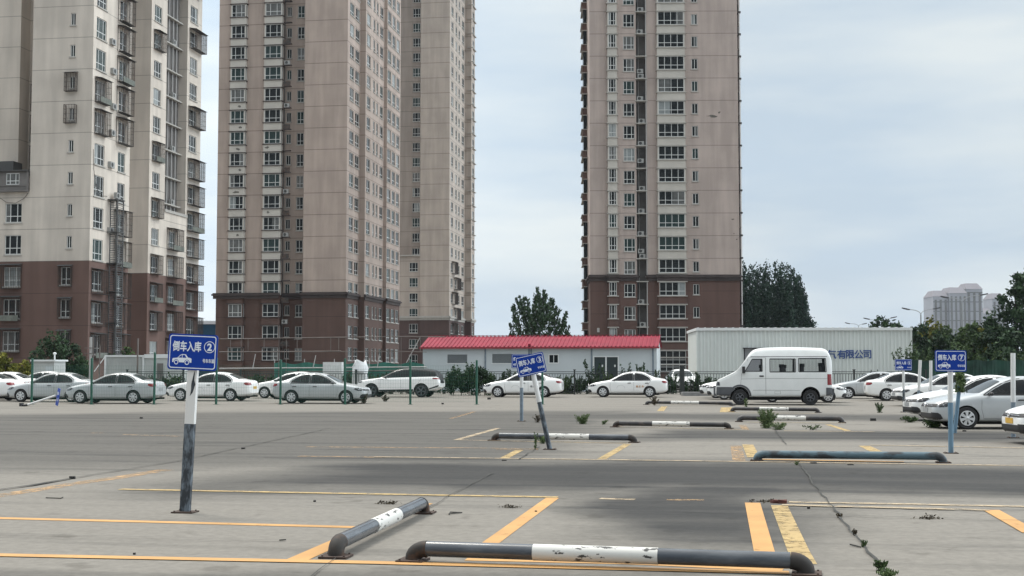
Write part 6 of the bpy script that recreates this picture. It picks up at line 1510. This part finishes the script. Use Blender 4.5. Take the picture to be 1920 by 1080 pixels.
# weeds
wg = 'weeds in the cracks of the lot'
def weed(label, px, py, topy, wpx, n, seed, size=.03, kind='weed', stems=9, spread=1.0):
    Yw = G(px,py).y; t = bush(label, px, Yw, topy, wpx, kind, n, seed, size, 'weed', 'weed', wg, spread, stems); t.location = (G(px,py).x, Yw, 0)
    h = max(.03, (py-topy)*Yw/F) ; k = h/(EYE+(688-topy)*Yw/F); t.scale = (1,1,k); return t
weed('tall bushy green weed growing in front of the middle pipe stops', 1437, 803, 766, 46, 5200, 101, .022, stems=40)
weed('low weed at the right foot of the tall bushy one', 1462, 806, 791, 40, 1100, 102, .02, stems=12, spread=1.3)
weed('round green weed on the concrete right of the leaning sign', 1093, 795, 776, 38, 2400, 103, .02, stems=22)
weed('small weed tuft left of the dark pipe with a rusty elbow', 1132, 796, 787, 18, 160, 104, .03)
weed('dry weed at the foot of the half hidden sign', 1008, 792, 776, 24, 200, 105, .03, 'dry')
weed('thin upright weed growing beside the pipe behind the leaning sign', 1004, 842, 808, 14, 260, 106, .02, stems=5)
weed('grey green weed tuft under the white band behind the leaning sign', 1018, 832, 818, 26, 420, 107, .022, stems=14)
weed('dry upright weed standing alone left of the white cars at right', 1649, 774, 754, 20, 700, 108, .03, 'mid', 9)
weed('weed at the near pipe in front of the van wheel', 1399, 764, 746, 10, 220, 109, .035, stems=6)
weed('dry yellow weed in front of the silver sedan facing right', 682, 757, 738, 26, 500, 110, .05, 'dry', 16)
weed('second dry weed right of the silver sedan nose', 722, 753, 740, 20, 200, 111, .05, 'dry', 8)
weed('low weed at the tail of the white training sedan', 1228, 760, 742, 26, 320, 112, .04, 'dry', 9)
weed('dark weed clump in the crack near the bottom edge', 1652, 1070, 1051, 28, 600, 113, .014, 'mid', 20)
weed('pale weed at the very bottom below the dark clump', 1664, 1082, 1068, 38, 300, 114, .014, 'weed', 14, 1.4)
weed('small weed knot lowest along the long crack', 1620, 1026, 1013, 18, 260, 115, .010, 'mid', 10)
weed('small weed knot halfway along the long crack', 1603, 1004, 992, 14, 220, 116, .010, 'dry', 9)
weed('small weed knot where the two cracks cross', 1574, 971, 963, 18, 200, 117, .010, 'dry', 9)
weed('weeds under the nose of the large silver sedan', 1752, 802, 788, 56, 900, 118, .04, 'mid', 20)
weed('weed at the end of the blue pipe under the crack', 1494, 872, 864, 12, 140, 119, .015, 'weed', 6)
weed('two tiny weeds right of the tall bushy weed', 1524, 806, 798, 34, 160, 120, .03, 'mid', 8, 1.5)
weed('ragged weed under the front of the white sedan behind the silver one', 1706, 792, 780, 40, 400, 121, .04, 'mid', 12)
# leaning pipe wrapped in a vine by sign 7
A = G(1790,812); A.z = 0; t = thing('leaning_pipe', 'blue pipe leaning beside the number 7 sign with a vine hanging on its top', 'pipe', A, 0); s_ = A.y/F
mb = MB(); mb.tube([(0,0,0),(9*s_,0,(812-738)*s_),(13*s_,0,(812-700)*s_)], .05, 10); mb.build('pole', M['post_blue'], t); rr = random.Random(9); pts = []
for _ in range(1500):
    f = rr.random(); pts.append((Vector(((12+rr.gauss(0,4)*(1-.3*f))*s_, rr.gauss(0,.06), (812-735+f*36)*s_)), rr.random()*.7))
leaves('vine', pts, .035, LEAF['weed'], t, rr)
mb = MB(); mb.tube([(17*s_,0,110*s_),(20*s_,-.02,85*s_),(19*s_,0,72*s_)], .006, 5); mb.build('twig', M['bark'], t)
# litter
def litter(name, label, cat, px, py, n, spread, seed, size, kind='dry'):
    rr = random.Random(seed); A = G(px,py); A.z = 0; t = thing(name, label, cat, A, 0, 'litter on the concrete'); pts = [(Vector((rr.gauss(0,spread), rr.gauss(0,spread*.45), abs(rr.gauss(.01,.014)))), rr.random()*.5) for _ in range(n)]
    leaves('leaf', pts, size, LEAF[kind], t, rr, slim=.4); o = t.children[0]; o.parent = None; o.location = A; bpy.data.objects.remove(t); o.name = name
    tag(o, label, cat, 'litter on the concrete', 'stuff' if False else None); return o
litter('leaf_litter', 'heap of dry leaves left of the pipe pointing away', 'litter', 729, 945, 90, .075, 201, .022)
litter('leaf_litter', 'scrap of dry leaves right of the pipe pointing away', 'litter', 956, 952, 70, .065, 202, .018)
litter('leaf_litter', 'dry leaf patch at far right between the pale lines and the edge', 'litter', 1741, 973, 80, .065, 203, .02)
litter('leaf_litter', 'crumbled dark debris beside the broken brick', 'litter', 1435, 941, 110, .12, 204, .018)
M['brick'] = mat('broken_brick', (.10,.035,.028), .95, var=.4, scale=20); M['stone'] = mat('dark_stone', (.03,.028,.027), .9, var=.3, scale=20)
def lump(name, label, cat, px, py, s, m, rz=0.):
    rr = random.Random(px); mb = MB(); A = G(px,py); a, b_, c = s
    P = [(x*a*rr.uniform(.75,1), y*b_*rr.uniform(.75,1), z*c*rr.uniform(.8,1)) for x,y,z in ((-1,-1,0),(1,-1,0),(1,1,0),(-1,1,0),(-1,-1,1.8),(1,-1,1.6),(1,1,1.9),(-1,1,1.7))]; mb.add(P, [(3,2,1,0),(4,5,6,7),(0,1,5,4),(1,2,6,5),(2,3,7,6),(3,0,4,7)])
    o = mb.build(name, M[m]); o.location = (A.x,A.y,.001); o.rotation_euler = (0,0,rz); tag(o, label, cat, 'litter on the concrete')
lump('brick', 'left piece of broken dark red brick by the wide orange line', 'brick', 1452, 943, (.055,.04,.025), 'brick', .3); lump('brick', 'right piece of broken dark red brick by the wide orange line', 'brick', 1467, 944, (.06,.035,.026), 'brick', -.2)
for px, py, s, lab in ((1516,954,(.018,.015,.014),'small dark stone below the pale double line'),(1637,789,(.10,.06,.05),'dark flat stone in front of the white cars at right'),(945,864,(.05,.02,.01),'dark chip on the dark lane'),(265,785,(.05,.04,.03),'small dark stone far left on the lane'),(456,842,(.04,.03,.02),'pebble on the long crack at left'),(136,898,(.045,.03,.025),'pebble at the end of the black seam at left'),(830,758,(.06,.05,.04),'stone on the pale concrete below the SUV'),(917,749,(.10,.06,.06),'stone near the front of the white sedan with arc decal'),(1765,864,(.05,.04,.04),'stone near the right end of the blue pipe'),(1525,869,(.06,.03,.012),'flat dark chip in front of the blue pipe'),(1595,872,(.06,.03,.01),'second flat chip right of the first one before the blue pipe'),(1808,809,(.05,.03,.02),'pale scrap by the silver car wheel'),(252,1040,(.012,.01,.01),'tiny pebble above the lower orange line'),(590,941,(.02,.015,.012),'pebble right of the number 2 sign'),(1005,960,(.016,.012,.01),'pebble right of the bent wire')):
    lump('stone', lab, 'stone', px, py, s, 'stone')
def wire(label, *pp):
    mb = MB(); P = [G(*p) for p in pp]; mb.tube([(p.x,p.y,.012) for p in P], .007, 6); tag(mb.build('bent_wire', M['crack']), label, 'wire', 'litter on the concrete')
wire('bent dark wire lying between the two foreground pipes', (842,966),(844,962),(866,963),(845,965)); wire('short dark stick far left in the nearest bay', (86,935),(114,936),(118,934)); wire('short twig on the concrete above the lower left orange line', (524,1015),(536,1014)); wire('twig beside the long crack on the right', (1594,1023),(1606,1026),(1614,1028))

# ------------------------------------------------------------------ name haze: thin summer haze round the whole scene
hm = bpy.data.materials.new('haze_air'); hm.use_nodes = True; ht = hm.node_tree; ht.nodes.clear()
ho = ht.nodes.new('ShaderNodeOutputMaterial'); hv = ht.nodes.new('ShaderNodeVolumePrincipled'); hv.inputs['Color'].default_value = (.80,.86,.95,1); hv.inputs['Density'].default_value = .00008; hv.inputs['Anisotropy'].default_value = .2
ht.links.new(hv.outputs[0], ho.inputs['Volume'])
mb = MB(); mb.box((-3100,-260,-1),(3100,4600,85)); tag(mb.build('haze', hm), kind='stuff')
